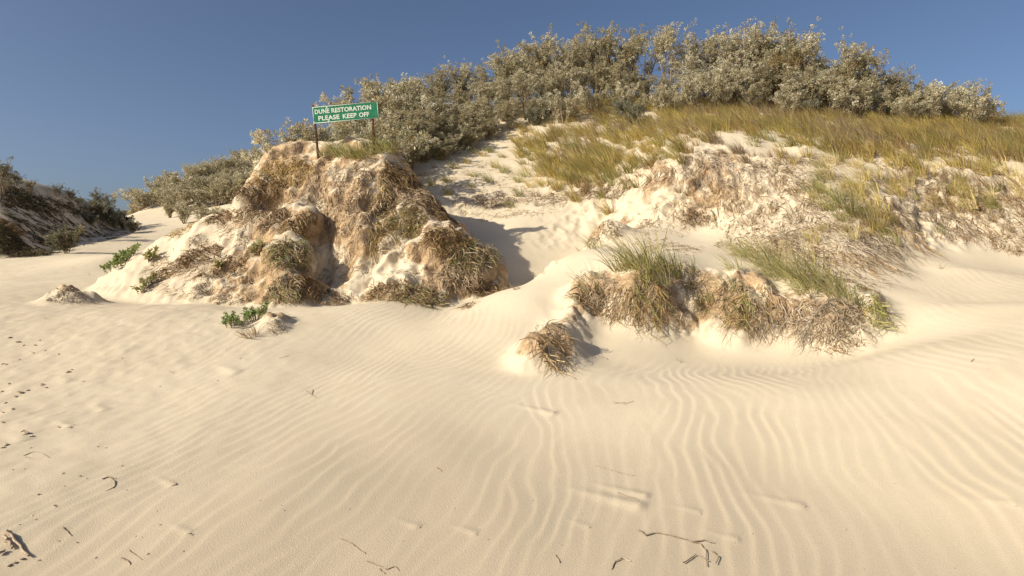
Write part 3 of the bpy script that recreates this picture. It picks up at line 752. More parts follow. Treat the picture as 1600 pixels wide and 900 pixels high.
# ------------------------------------------------------------------ shrubs of the crest, from the sign to the right
GC = 'silvery shrubs of the crest thicket'
crest = [
 # kind, u, top v, depth, label (None = shares the thicket label)
 ('plume', 650, 118, 20.0, None), ('full', 690, 106, 20.2, None), ('plume', 722, 92, 20.4, None), ('full', 756, 104, 20.2, None),
 ('plume', 788, 68, 20.6, 'tall pointed silvery shrub standing up at the left shoulder of the crest thicket'),
 ('full', 822, 66, 20.4, None), ('plume', 848, 44, 20.6, 'slim tall shrub peak on the crest, left of the twin rounded crowns'),
 ('full', 872, 66, 20.2, None), ('plume', 905, 42, 20.4, None), ('full', 938, 46, 20.6, None), ('full', 978, 52, 20.2, None),
 ('open', 1006, 56, 20.4, 'thin open shrub with bare pale stems and sky gaps in mid crest'),
 ('open', 1050, 44, 20.0, 'round headed shrub on bare branching stems, right of the sky gaps'),
 ('full', 1078, 84, 19.6, None), ('plume', 1108, 34, 20.2, None), ('full', 1140, 40, 19.9, None),
 ('plume', 1180, 26, 20.0, 'tallest shrub of the crest thicket, its top nearest the upper frame'),
 ('full', 1205, 44, 19.8, None), ('plume', 1228, 36, 19.8, 'upright plume shaped shrub just right of the tallest crest shrub'),
 ('plume', 1258, 48, 19.7, None), ('brown', 1215, 78, 19.2, 'brownish dying shrub within the crest thicket below its tallest crown'),
 ('full', 1290, 84, 19.4, None), ('plume', 1330, 60, 19.4, 'tall shrub with dark shaded right side at right end of crest thicket'),
 ('full', 1352, 84, 19.3, None), ('full', 1392, 106, 19.3, 'rounded shrub with a pale bare forked trunk, right part of crest'),
 ('low', 1424, 122, 19.2, None), ('low', 1455, 130, 19.2, None), ('full', 1488, 132, 19.3, None), ('full', 1516, 128, 19.3, 'last full sized shrub at the right end of the crest'),
 ('low', 1546, 166, 19.4, 'small low shrub ending the crest row at far right'),
]
def along(u):
    for lim, ph_ in ((705, 'at its left end above the sign slope'), (770, 'left of the tall pointed shrub'), (860, 'between the tall pointed shrub and the slim peak'), (1000, 'left of the bare stemmed shrubs'),
                     (1090, 'among the bare stemmed shrubs'), (1195, 'just left of or under the tallest shrub'), (1300, 'right of the tallest shrub'), (1400, 'around the dark sided tall shrub'), (9999, 'in its low right end')):
        if u < lim: return ph_
for kind, u, vt, y, lab in crest:
    shrub_top(kind, u, vt, y, lab or 'skyline shrub of the crest thicket, ' + along(u), GC)
# lower rows in front of the skyline row
for u, vt, y in [(1120,95,19.0),(1160,98,18.8),(1195,92,18.9),(1240,100,18.8),(1275,108,18.7),(1310,112,18.6),(1345,124,18.6),(1085,112,18.9),(1045,118,19.2),
                 (1000,112,19.4),(960,100,19.4),(925,100,19.5),(890,104,19.4),(855,104,19.4),(820,112,19.3),(785,116,19.2),(750,130,19.2),(715,132,19.4),(680,138,19.4),(645,145,19.2),
                 (1375,142,18.7),(1410,150,18.7),(1445,155,18.8),(1480,156,18.9),(1512,160,18.9)]:
    shrub_top(random.choice(['full', 'full', 'plume', 'open']), u + random.uniform(-6, 6), vt, y, 'front row shrub of the crest thicket, ' + along(u), GC)
# slope thicket between the sign and the crest
GS = 'silvery shrubs on the slope behind the sign'
for u, vt, y in [(548,150,17.0),(575,132,17.4),(600,126,17.6),(628,124,18.0),(655,130,18.2),(560,165,16.4),(592,150,16.6),(622,146,16.8),(650,150,17.2),(684,150,17.8),(716,156,18.2),(748,150,18.4),
                 (604,172,15.8),(636,170,16.0),(668,168,16.6),(700,172,17.2),(732,170,17.6),(764,160,18.2),(800,150,18.4),(838,150,18.5),(872,152,18.5),(622,192,15.6),(652,190,16.0),(686,190,16.6),(716,188,17.0),(646,206,15.6),(676,206,16.2)]:
    shrub_top(random.choice(['full', 'full', 'low', 'plume']), u + random.uniform(-5, 5), vt, y, 'silvery shrub in the slope thicket ' + ('directly behind and above the sign board' if u < 606 else 'just right of the sign, upper rows' if u < 690 and vt < 160 else 'just right of the sign, lower rows' if u < 690 else 'midway between the sign and the crest' if u < 770 else 'where it joins the crest thicket'), GS, 1.05)
for u, vt, y, lab in [(446,214,12.6,'small sparse silvery shrub on mound top, leftmost against the sky'),
                      (468,192,12.8,'rounded silvery shrub on the mound just left of the left sign post'),
                      (500,196,13.0,'silvery shrub right behind the left sign post under the board'),
                      (530,198,13.2,'silvery shrub behind the middle of the sign, under the board'),
                      (560,194,13.4,'silvery shrub behind the sign just left of the right post'),
                      (606,184,13.6,'silvery shrub on mound top just right of the right sign post')]:
    shrub_top('low', u, vt, y, lab, None, 1.0)
for u, vt, y in [(640,218,15.2),(668,218,15.7),(700,208,16.4),(730,200,17.0),(762,184,17.8),(612,212,15.0),(590,200,14.6),(690,222,15.8)]:
    shrub_top('low', u, vt, y, 'low silvery shrub on sand at the lower edge of the slope thicket', GS, 1.1)
for k, u in enumerate(range(880, 1530, 48)):
    p, n = drop((u - CU) / F * 18.2, 18.2)
    shrub('low', p.x, 18.2 + random.uniform(-.4, .6), random.uniform(.7, 1.15), ('low shrub at the crest thicket foot, ' + ('left of the bare stemmed shrubs' if u < 1010 else 'under the tallest crowns' if u < 1270 else 'at its right end')), 'low shrubs at the foot of the crest thicket', 1.0)
# low blue-grey bushes in the grass
for u, v, h, lab in [(858,182,.62,'low grey green bush at the left end of the golden grass'),(992,196,.55,'round blue grey bush amid golden grass below the crest gap'),(970,185,.5,'small blue grey bush left of the round one in golden grass'),
                     (835,196,.5,'pale low bush on bare sand left of the golden grass'),(1262,178,.4,'low green bush at the foot of the crest thicket above golden grass')]:
    p, n = hit(u, v)
    if p: shrub('blue', p.x, p.y, h, lab)
# far thicket on the left hillside
GF = 'shrubs of the far hillside thicket'
cnt = 0
for row, (y, n_) in enumerate([(31.6, 13), (33.2, 14), (35.0, 15), (36.8, 15), (38.6, 15), (40.4, 15), (42.0, 15)]):
    ua, ub = [(215, 440), (205, 450), (200, 455), (200, 460), (205, 465), (215, 470), (250, 480)][row]
    if row == 0: ua = 262
    for k in range(n_):
        u = ua + (ub - ua) * (k + random.uniform(.1, .9)) / n_
        x = (u - CU) / F * y
        shrub(random.choice(['full', 'full', 'plume', 'low']), x, y + random.uniform(-.6, .6), random.uniform(1.0, 1.55), 'shrub in the ' + ('front' if row < 2 else 'middle' if row < 5 else 'skyline') + ' rows of the far left thicket, ' + ('at its low left end' if u < 265 else 'in its left half' if u < 330 else 'in its right half' if u < 395 else 'partly hidden by the sign mound'), GF, 1.25)
for u, y, h, lab in [(268,29.5,1.1,'silvery shrub at sand edge, leftmost of the far thicket front'),(290,26,1.0,'silvery shrub spilling behind the left shoulder of the mound'),(325,24,1.1,'silvery shrub behind the mound left slope near its middle'),(355,22,1.2,'silvery shrub behind the lumpy upper left shoulder of the mound'),(385,20,1.2,'silvery shrub right behind the top left edge of the mound')]:
    shrub('full', (u - CU) / F * y, y, h, lab, None, 1.3)
# shaded dune at left: bushes on its crest and flank
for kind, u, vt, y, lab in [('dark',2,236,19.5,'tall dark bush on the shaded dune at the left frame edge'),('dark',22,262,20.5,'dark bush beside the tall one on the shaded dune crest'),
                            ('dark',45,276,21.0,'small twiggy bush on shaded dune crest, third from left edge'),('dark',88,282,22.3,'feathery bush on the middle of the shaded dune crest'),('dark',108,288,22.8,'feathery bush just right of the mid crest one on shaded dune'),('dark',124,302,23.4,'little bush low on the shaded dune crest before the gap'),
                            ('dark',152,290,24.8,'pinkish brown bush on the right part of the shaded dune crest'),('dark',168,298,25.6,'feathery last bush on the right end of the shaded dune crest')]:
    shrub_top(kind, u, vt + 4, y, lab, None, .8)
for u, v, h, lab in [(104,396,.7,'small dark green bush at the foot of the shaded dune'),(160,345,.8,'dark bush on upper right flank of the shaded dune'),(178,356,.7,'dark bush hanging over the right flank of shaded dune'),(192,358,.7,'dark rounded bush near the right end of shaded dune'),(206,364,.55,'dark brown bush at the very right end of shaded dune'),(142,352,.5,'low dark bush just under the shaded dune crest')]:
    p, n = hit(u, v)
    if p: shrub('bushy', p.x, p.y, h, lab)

# ------------------------------------------------------------------ uncountable grass of the dune shoulder
def grass_field():
    n = 6200
    xs = RNG.uniform(.2, 19.5, n); ys = RNG.uniform(11.4, 21.5, n)
    edge = np.interp(xs, [0, .8, 1.4, 2.2, 3.5, 5, 7, 9, 12, 20], [16.4, 14.4, 13.0, 12.6, 12.0, 12.1, 11.9, 11.8, 11.7, 11.6])
    dn = sstep(-.45, .35, ys - edge + .6 * noise2(xs * 1.1, ys * 1.1)) * (.62 + .6 * noise2(xs * .8 + 9, ys * .9 + 4))
    dn *= np.where((xs < 1.6) & (ys > 17.6), .35, 1)
    keep = RNG.random(n) < np.clip(dn * 1.35, 0, 1)
    xs, ys = xs[keep], ys[keep]
    B, D, LL, BE, CO = [], [], [], [], []
    for x, y in zip(xs, ys):
        p, nn = drop(x, y)
        m = int(RNG.integers(18, 52))
        hue = noise2(np.array([x * .6 + 3]), np.array([y * .9 + 5]))[0] + RNG.normal(0, .35)
        pal = 'gold' if hue > .1 else ('olive' if hue > -.2 else ('straw' if hue > -.4 else ('dry' if RNG.random() < .5 else 'grey')))
        a_ = RNG.uniform(0, 6.28, m); fan = RNG.uniform(.0, .55, m)
        rr = RNG.uniform(.05, .13)
        B.append(np.array(p)[None] + np.c_[np.cos(a_) * rr * RNG.random(m), np.sin(a_) * rr * RNG.random(m), -.02 + 0 * a_])
        ln = RNG.uniform(.12, .42)
        D.append(np.c_[-ln + np.cos(a_) * fan, np.sin(a_) * fan, np.ones(m)])
        h = RNG.uniform(.30, .62) * (1 + .3 * noise2(np.array([x * .7]), np.array([y * .7]))[0])
        LL.append(h * RNG.uniform(.4, 1.1, m)); BE.append(np.c_[-RNG.uniform(.0, .5, m), RNG.normal(0, .14, m), -RNG.uniform(.05, .5, m)])
        c_ = pick(pal, m); k_ = RNG.random(m) < .25; c_[k_] = pick('dry', int(k_.sum())); CO.append(c_)
    B, D, LL, BE, CO = (np.concatenate(q) for q in (B, D, LL, BE, CO))
    me = plant_mesh('dune_grass', [blades(B, D, LL, .010 * RNG.uniform(.7, 1.3, len(B)), BE, CO, 4)], M_blade)
    tag(obj('dune_grass', me), 'dense golden green grass covering the dune shoulder below the crest shrubs', 'grass', None, 'stuff')
grass_field()

# ------------------------------------------------------------------ separate tufts
TU = {
 'marram': [tuft_mesh('tuft_blades', 46, .60, 'marram', .55, .50, .0085, .12, 5) for _ in range(4)],
 'gold': [tuft_mesh('tuft_blades', 80, .50, 'gold', .45, .35, .009, .12) for _ in range(3)],
 'olive': [tuft_mesh('tuft_blades', 80, .46, 'olive', .5, .45, .009, .12) for _ in range(3)],
 'thin': [tuft_mesh('tuft_blades', 14, .40, 'marram', .7, .35, .007, .05, 5, .1) for _ in range(3)],
 'drytuft': [tuft_mesh('tuft_blades', 60, .34, 'dry', .7, .3, .008, .10) for _ in range(2)],
}
def tuft(kind, p, s, label, group=None, rz=None):
    o = obj('grass_tuft', random.choice(TU[kind])); o.location = p
    o.rotation_euler = (random.uniform(-.15, .1), random.uniform(-.15, .15), random.uniform(-.9, .9) if rz is None else rz)
    s *= random.uniform(.75, 1.12); o.scale = (s, s, s * random.uniform(.85, 1.15)); tag(o, label, 'grass', group); return o
def tuft_px(kind, u, v, s, label, group=None, rz=None):
    p, n = hit(u, v)
    if p: return tuft(kind, p, s, label, group, rz)
G1 = 'green grass tufts along the top of the front bank'
for u, v, s in [(968,420,.9),(985,418,1.0),(1000,416,1.1),(1014,420,1.15),(1028,424,1.1),(1042,428,1.1),(1055,432,1.0),(1008,432,.9),(1034,440,.9)]:
    tuft_px('marram', u, v, s * 1.12, 'green grass tuft leaning left on the brow of the brown front hummock', G1)
G2 = 'green grass tufts running along the right brow of the front bank'
for u, v, s in [(1164,398,1.0),(1176,404,1.0),(1190,412,1.1),(1202,420,1.1),(1216,424,1.1),(1228,430,1.15),(1240,436,1.1),(1252,438,1.1),(1266,444,1.1),(1280,450,1.1),(1294,456,1.1),(1308,462,1.1),(1322,468,1.05),(1336,474,1.0),(1210,436,.9),(1196,430,.9),(1262,456,.9)]:
    tuft_px('marram', u, v, s * 1.12, 'long green grass tuft in the slanting row on the front bank, ' + ('upper left end' if u < 1200 else 'middle' if u < 1275 else 'lower right end'), G2)
for u, v, s, k, lab in [(935,432,.75,'thin','few long thin blades sprouting left of the brown front hummock'),
    (903,470,.7,'thin','sparse grass blades at the left edge of the brown front hummock'),
    (925,452,.8,'marram','short grey green tuft on the upper left corner of the front hummock'),
    (1078,425,.7,'marram','grey green tuft at the right end of the front hummock brow'),
    (1126,385,.6,'thin','few thin green blades on bare sand above the front bank'),
    (1150,420,.9,'marram','green tuft standing left of the slanting grass row'),
    (1140,452,.9,'marram','green tuft low on front bank left of the root curtain'),
    (1112,470,.7,'olive','drooping green tuft in the gap between the two front hummocks'),
    (1384,480,.7,'thin','last thin arching blades at the right end of the front bank'),
    (868,515,.6,'thin','few blades on top of the small root hummock in front'),
    (932,388,.85,'marram','green clump on the sand ridge behind the front hummock'),
    (905,392,.6,'thin','sparse green blades on the sand ridge left of the green clump'),
    (870,412,.45,'thin','low sparse grass on the edge of the sand ridge above the gully'),
    (850,428,.4,'thin','tiny sparse grass at the lower edge of the sand ridge'),
    (808,452,.5,'drytuft','dry tuft at the foot of the sand ridge beside the mound'),
    (1064,566,.4,'thin','two or three arching blades in the sand under the front hummock'),
    (1470,365,.7,'marram','lone green tuft on smooth sand at the right of the bank'),
    (1470,420,.4,'thin','tiny grass sprig on sand right of the front bank'),
    (1585,392,.6,'drytuft','dry tuft at right frame edge on the sand foot of the bank'),
    (388,530,.0,'thin',None)]:
    if lab: tuft_px(k, u, v, s, lab)
G3 = 'grass tufts scattered on the sand slope behind the gully'
for u, v, s, k in [(812,284,1.0,'olive'),(824,276,1.0,'olive'),(765,284,.9,'olive'),(742,276,.8,'olive'),(700,284,.7,'olive'),(738,292,.7,'olive'),(703,304,.8,'olive'),(768,238,.9,'olive'),(742,240,.8,'olive'),(756,244,.9,'gold'),
                   (806,222,1.0,'gold'),(818,228,1.0,'gold'),(832,224,.9,'gold'),(846,244,1.0,'gold'),(858,252,1.0,'gold'),(870,262,1.1,'gold'),(800,324,.7,'olive'),(852,290,1.0,'gold'),(872,296,1.1,'gold'),(846,274,.9,'gold'),(838,306,.8,'drytuft'),(664,254,.7,'olive'),(680,262,.7,'drytuft'),(720,232,.8,'gold'),(786,246,.7,'olive'),(878,236,1.0,'gold'),(888,248,1.1,'gold'),(896,266,1.1,'olive'),(905,284,1.1,'olive'),(922,272,1.1,'olive'),(940,262,1.1,'gold'),(892,302,.9,'drytuft'),(880,312,.8,'drytuft'),(660,275,.8,'drytuft'),(690,250,.8,'gold'),(712,262,.8,'olive'),(730,255,.7,'gold'),(752,262,.8,'drytuft'),(775,262,.8,'gold'),(790,270,.8,'olive'),(722,310,.7,'drytuft'),(752,312,.7,'drytuft'),(782,306,.8,'drytuft'),(812,306,.8,'olive'),(830,292,.9,'gold'),(676,290,.7,'olive'),(840,322,.6,'drytuft'),(862,276,1.0,'gold'),(908,250,1.0,'gold'),(916,298,.9,'drytuft'),(960,288,.9,'olive'),(946,300,.8,'drytuft'),(978,284,.9,'drytuft')]:
    tuft_px(k, u, v, s, ('golden' if k == 'gold' else 'olive' if k == 'olive' else 'dry brown') + ' tuft on the slope right of the sign, ' + ('nearest the mound edge' if u < 730 else 'in its middle, upper part' if u < 830 and v < 260 else 'in its middle, lower part' if u < 830 else 'beside the golden grass'), G3)
G4 = 'grass tufts on top of the sign mound'
for u, v, s in [(506,244,.8),(520,243,.9),(534,243,.9),(548,245,.9),(562,246,1.0),(574,246,.9),(592,240,.9),(604,238,1.0),(616,236,.9),(528,237,.9),(552,238,1.0),(580,238,1.0),(600,232,1.0)]:
    tuft_px('olive', u, v, s, 'olive grass tuft on the flat mound top between and beside the sign posts', G4)
for u, v, s, lab in [(424,238,.7,'dry wispy tuft on the top left corner of the sign mound'),(446,240,.7,'dry wispy tuft on mound top left of the left post'),(630,246,.7,'dark dry tuft on the top right corner of the sign mound')]:
    tuft_px('drytuft', u, v, s, lab)
G5 = 'grass tufts sagging over the upper broken bank'
for u, v, s, k in [(1290,300,1.1,'olive'),(1310,310,1.2,'olive'),(1325,325,1.2,'olive'),(1340,335,1.2,'olive'),(1355,345,1.2,'olive'),(1370,355,1.2,'gold'),(1385,365,1.1,'olive'),(1398,380,1.0,'olive'),(1345,300,1.2,'gold'),(1365,320,1.1,'gold'),(1380,340,1.1,'gold'),(1300,325,1.0,'olive'),(1320,345,1.0,'olive'),
                   (1340,262,1.2,'gold'),(1352,280,1.2,'gold'),(1400,262,1.1,'gold'),(1430,262,1.1,'olive'),(1465,262,1.1,'gold'),(1500,262,1.1,'gold'),(1530,266,1.1,'gold'),(1560,270,1.2,'gold'),(1590,284,1.2,'gold'),(1598,300,1.1,'gold'),(1480,300,.9,'olive'),(1556,300,.9,'olive'),(1420,285,1.0,'olive'),(1030,250,1.0,'olive'),(1050,245,1.0,'olive'),(1012,258,1.0,'olive'),(985,268,1.0,'olive'),(965,275,1.0,'olive'),(945,285,1.0,'olive'),(925,292,1.0,'drytuft'),(1270,300,.9,'olive'),(1285,282,1.0,'olive'),(1500,330,.7,'drytuft'),(1550,345,.8,'drytuft'),(1575,360,.8,'drytuft'),(1262,245,1.0,'gold'),(1300,255,1.1,'gold')]:
    tuft_px(k, u, v, s, ('golden ' if k == 'gold' else 'olive ' if k == 'olive' else 'dry brown ') + 'grass tuft ' + ('on the broken bank beside the sand tongue' if u < 1000 else 'on the upper left corner of the broken bank' if u < 1100 else 'in the strip sagging down the middle of the bank' if u < 1410 and v > 290 else 'on the brow above the middle of the bank' if u < 1410 else 'hanging over the bank brow at far right' if v < 310 else 'on the lower sandy bank at far right'), G5)

G6 = 'small grass tufts scattered over the right hand bank'
for k in range(70):
    u = random.uniform(1270, 1600); v = 258 + (random.random() ** 1.3) * (140 if u < 1400 else 95)
    tuft_px(random.choice(['olive', 'gold', 'drytuft', 'drytuft', 'gold']), u, v, random.uniform(.5, 1.05), 'small grass tuft among roots of the right bank, ' + ('upper ' if v < 300 else 'lower ') + ('left part' if u < 1350 else 'middle part' if u < 1460 else 'right part'), G6)
G8 = 'grass tufts above the sand tongue'
for k_ in range(34):
    t_ = random.random(); u = 872 + 150 * t_; v = random.uniform(236 - 10 * t_, 306 - 42 * t_)
    kd = random.choice(['gold', 'olive', 'gold', 'olive', 'drytuft'])
    tuft_px(kd, u, v, random.uniform(.9, 1.3), {'gold': 'golden', 'olive': 'olive', 'drytuft': 'dry brown'}[kd] + ' grass tuft just above the white sand tongue, ' + ('upper part' if v < 255 else 'lower left part' if u < 945 else 'lower right part'), G8)
G7 = 'dry tufts along the torn edge of the upper bank'
for u, v in [(1015,262),(1035,256),(1070,246),(1090,242),(1130,240),(1150,240),(1175,244),(1200,244),(1225,246),(1245,252),(1020,280),(1045,270),(1100,262),(1185,262),(1230,270),(1165,250),(1215,256),(1000,275),(1120,300),(1190,300),(1150,330),(1060,300),(1240,300),(1210,325),(1260,320),(1175,350),(1100,325),(1245,345)]:
    tuft_px('drytuft', u, v, random.uniform(.6, 1.0), 'dry brown tuft on the torn upper edge of the broken bank', G7)
# ------------------------------------------------------------------ thatch, root curtains, dry clumps: each follows the ground it hangs on
def mat_thing(name, cat, label, u, v, rx, n, L, pal, lat=0., lift=.05, w=.008, group=None, mat=None, **kw):
    p, nn = hit(u, v)
    if p is None: return
    V_, F_, C_ = mat_parts(p, nn, rx, n, L, pal, lat, lift, w, **kw)
    o = obj(name, mesh_np(name, V_ - np.array(p)[None], F_, mat or M_dry, False, {'tint': C_}), None, p)
    return tag(o, label, cat, group)
DG, HR = 'dead_grass_clump', 'hanging_roots'
for a in [
 (DG,'dry grass','brown thatch overhanging the dark hollow high on the mound left side',408,300,.42,170,.40,'brown',-.2,.08),
 (DG,'dry grass','pale tan grass hanging down the mound upper left shoulder',392,338,.30,120,.45,'dry',-.4,.07),
 (DG,'dry grass','dark reddish brown brush low on the mound left slope',312,404,.42,170,.26,'brown',-.3,.10),
 (DG,'dry grass','small brown brush on the skyline of the mound left slope',345,342,.25,90,.22,'brown',-.5,.06),
 (DG,'dry grass','orange brown thatch at the left end ridge of the mound',290,360,.35,90,.25,'straw',-.6,.04),
 (DG,'dry grass','brown shaggy grass around the small hole left of mound centre',470,352,.34,150,.36,'dry',.1,.07),
 (DG,'dry grass','thick greenish brown grass hanging over the mound central spur',452,398,.34,200,.50,'mixed',.15,.10),
 (DG,'dry grass','mixed brown straws hanging at the foot of the central spur',447,455,.26,110,.40,'mixed',.3,.08),
 (DG,'dry grass','dark red brown roots on the shaded side of the spur',472,445,.20,110,.45,'brown',.2,.05),
 (DG,'dry grass','brown hummock thatch at the foot of the pale hollow',512,466,.30,110,.22,'dry',.1,.06),
 (DG,'dry grass','slanting golden straws hanging down the middle of the mound',588,372,.12,80,.75,'straw',.55,.06),
 (DG,'dry grass','long golden straws trailing below the right sign post',598,300,.10,60,.80,'straw',.15,.05),
 (DG,'dry grass','dark brown thatch under the top right corner of the mound',628,278,.34,160,.5,'brown',.3,.07),
 (DG,'dry grass','dark grass blown flat to the left on the mound right shoulder',640,352,.32,150,.55,'mixed',-1.6,.07),
 (DG,'dry grass','big shaggy brown clump on the mound right shoulder',695,372,.42,230,.50,'brown',.1,.12),
 (DG,'dry grass','big drooping brown clump at the right edge of the mound',744,398,.40,240,.55,'mixed',.55,.12),
 (DG,'dry grass','tangled brown straws below the big right edge clump',722,432,.34,170,.42,'dry',.4,.09),
 (DG,'dry grass','ragged brown roots at the right foot of the mound',756,456,.28,120,.32,'brown',.2,.06),
 (DG,'dry grass','dome of brown thatch half buried at the front foot of the mound',606,462,.36,180,.32,'dry',.1,.09),
 (DG,'dry grass','long grey brown straws slanting right at the mound front foot',655,466,.34,170,.45,'mixed',.9,.08),
 (DG,'dry grass','dark thatch along the mound right silhouette above the big clumps',690,338,.35,150,.5,'brown',.7,.06),
 (DG,'dry grass','dark thatch on the upper right silhouette of the mound',652,300,.35,160,.5,'brown',.6,.06),
 (DG,'dry grass','brown grass hanging between the two big right clumps',715,395,.30,150,.45,'mixed',.3,.08),
 (DG,'dry grass','brown thatch streak crossing the mound face right of centre',610,330,.35,150,.5,'brown',.5,.06),
 (DG,'dry grass','brown thatch ledge left of the pale hollow',430,345,.35,150,.4,'brown',-.3,.06),
 (DG,'dry grass','brown litter ledge on the lower left mound slope',350,425,.45,110,.3,'brown',-.8,.04),
 (DG,'dry grass','brown litter ledge near the left toe of the mound',270,425,.40,100,.28,'brown',-.8,.04),
 (HR,'roots','fine tan rootlets on the mound face below the sign board',540,292,.75,260,.32,'dry',-.3,.03),
 (HR,'roots','fine tan rootlets on the middle of the mound face',545,338,.60,220,.34,'dry',.2,.03),
 (HR,'roots','orange brown rootlets on the mound face left of the left post',448,275,.50,200,.35,'straw',-.2,.04),
 (HR,'roots','dark rootlets on the mound right flank beside the gully',668,318,.40,160,.45,'brown',.3,.05),
 (HR,'roots','thin dangling roots at the lowest right foot of the mound',735,478,.06,30,.35,'dry',-.4,.03),
 (HR,'roots','small root mop hummock standing alone in front of the bank',858,552,.22,190,.42,'dry',.0,.08),
 (HR,'roots','grey arching stems on top of the lone front root hummock',866,520,.22,90,.30,'grey',.6,.10),
 (DG,'dry grass','dark brown brush in the shaded nook at the front hummock left end',922,478,.22,170,.40,'brown',.1,.09),
 (DG,'dry grass','grey leaning stems over the upper left of the front hummock',930,455,.24,90,.40,'grey',-1.0,.09),
 (HR,'roots','tan rootlets on the middle face of the front hummock',972,478,.34,190,.34,'dry',.0,.05),
 (DG,'dry grass','shaggy grey brown tangle down the front hummock nose',1018,476,.26,230,.55,'mixed',.1,.10),
 (DG,'dry grass','dark stems under the brow at the front hummock right end',1065,428,.24,110,.30,'grey',-.2,.08),
 (DG,'dry grass','brown and green grass drooping between the two front hummocks',1092,465,.18,110,.42,'mixed',.2,.08),
 (DG,'dry grass','long grass combed down to the left on the middle of the front bank',1160,478,.30,230,.62,'mixed',-.75,.12),
 (HR,'roots','curling grey roots beside the combed grass on the front bank',1200,500,.25,120,.40,'grey',-.2,.06),
 (HR,'roots','comb of straight thin roots hanging on the front bank',1232,490,.28,110,.45,'dry',.05,.05),
 (HR,'roots','dark vertical root bundle right of the comb of roots',1256,505,.12,90,.50,'grey',-.1,.06),
 (HR,'roots','wide curtain of grey brown roots on the right front hummock',1308,500,.34,240,.55,'grey',.0,.09),
 (HR,'roots','tangled brown root ends at the foot of the right hummock',1310,535,.30,130,.25,'dry',.0,.07),
 (DG,'grass','green grass mop bending to the ground at front bank right end',1368,492,.18,150,.38,'marram',.3,.12),
 (DG,'dry grass','reddish brown mat on the sand ridge above the front hummock',945,362,.40,150,.28,'brown',.1,.05),
 (DG,'dry grass','dark brown brush at the foot of the upper bank left nose',1082,345,.30,170,.34,'brown',.0,.10),
 (HR,'roots','straggling brown root litter on sand above the front hummock',1050,388,.45,80,.35,'brown',-.3,.03),
 (HR,'roots','straggling brown root litter on sand left of the dark brush',1015,352,.35,60,.35,'brown',-.6,.03),
 (DG,'dry grass','grey dry tangle on the upper bank under the sand window',1110,248,.40,150,.40,'grey',.0,.08),
 (DG,'dry grass','grey dry stems hanging below the golden grass right of the sand window',1160,262,.34,120,.45,'grey',.1,.07),
 (DG,'dry grass','grey tangle on the upper bank above the combed grass',1280,278,.40,160,.40,'grey',.1,.08),
 (HR,'roots','dark curving roots over the pale ledge of the upper bank',1235,370,.40,150,.45,'grey',.1,.08),
 (HR,'roots','brown roots beneath the pale ledge of the upper bank',1215,385,.35,120,.40,'dry',.0,.07),
 (HR,'roots','grey root curtain at the right foot of the upper bank',1375,385,.30,190,.55,'grey',.0,.08),
 (HR,'roots','thick grey roots hanging left of the root curtain on upper bank',1335,385,.18,90,.5,'grey',.2,.06),
 (DG,'dry grass','red brown thatch arc in the middle of the right bank',1490,318,.60,190,.40,'straw',.5,.05),
 (DG,'grass','grey green tangle at the centre of the right bank',1545,325,.40,150,.40,'mixed',.2,.07),
 (HR,'roots','dark branching root on sand at the foot of the right bank',1535,372,.15,26,.40,'brown',.3,.03),
 (DG,'dry grass','brown straws on the sand foot at far right of the bank',1580,380,.35,110,.40,'dry',-.5,.06),
 (DG,'dry grass','dry brown mat on the left lower edge of the golden grass slope',930,302,.50,200,.45,'brown',-.6,.06),
 (DG,'dry grass','dry brown mat above the shadow of the sign mound',860,312,.50,170,.35,'brown',-.5,.05),
 (DG,'dry grass','thin brown mat on the sand behind the mound right edge',780,318,.45,130,.35,'brown',-.5,.04),
 (DG,'dry grass','long brown stems trailing down onto the sand tongue',970,300,.35,140,.55,'brown',-.6,.05),
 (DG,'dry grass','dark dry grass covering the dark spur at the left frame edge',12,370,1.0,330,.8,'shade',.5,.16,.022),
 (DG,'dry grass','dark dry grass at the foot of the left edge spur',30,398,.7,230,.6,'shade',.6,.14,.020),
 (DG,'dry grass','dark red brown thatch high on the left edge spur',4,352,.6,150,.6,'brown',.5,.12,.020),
]:
    nm, cat, lab, u, v, rx, n, L, pal, lat, lift = a[:11]
    mat_thing(nm, cat, lab, u, v, rx, int(n * (1.7 if u < 800 else (.52 if v > 405 else .75))), L * (1 if u < 800 else 1.25), pal, lat, lift, a[11] if len(a) > 11 else (.012 if u < 800 else .0105))
GB = 'root mats on the upper broken bank'
for u, v in [(1030,275),(1060,265),(1130,285),(1165,300),(1200,275),(1095,300),(1130,330),(1180,335),(1060,322),(1240,315),(1215,295),(1260,345),(1290,365),(1170,365),(1300,395),(1420,320),(1440,350),(1465,285),(1520,295),(1570,315),(1595,345),(1500,352),(1425,375),(1560,285),(1340,300),(1360,345),(1400,340),(1310,355),(1475,330),(1540,350),(1590,315),(1450,300),(1500,275),(1385,290),(1260,295),(1280,330),(1100,275),(1145,310),(1160,385),(1190,400),(1215,405),(1245,400),(1270,410),(1300,415),(1330,420),(1355,410),(1385,415),(1345,440),(1310,438),(1280,428),(1400,390),(1230,385)] + [(random.uniform(1010, 1600), random.uniform(255, 360)) for _ in range(14)]:
    mat_thing(HR, 'roots', 'thin roots on the broken bank, ' + ('on the sandy ledge above the slanting grass row' if v > 380 else ('upper ' if v < 300 else 'lower ') + ('left face' if u < 1200 else 'middle face' if u < 1400 else 'right face')), u, v, .42, 46, .62, random.choice(['dry', 'brown', 'grey', 'brown']), random.uniform(-.3, .3), .04, .0115, GB, wander=.6, grav=.8)

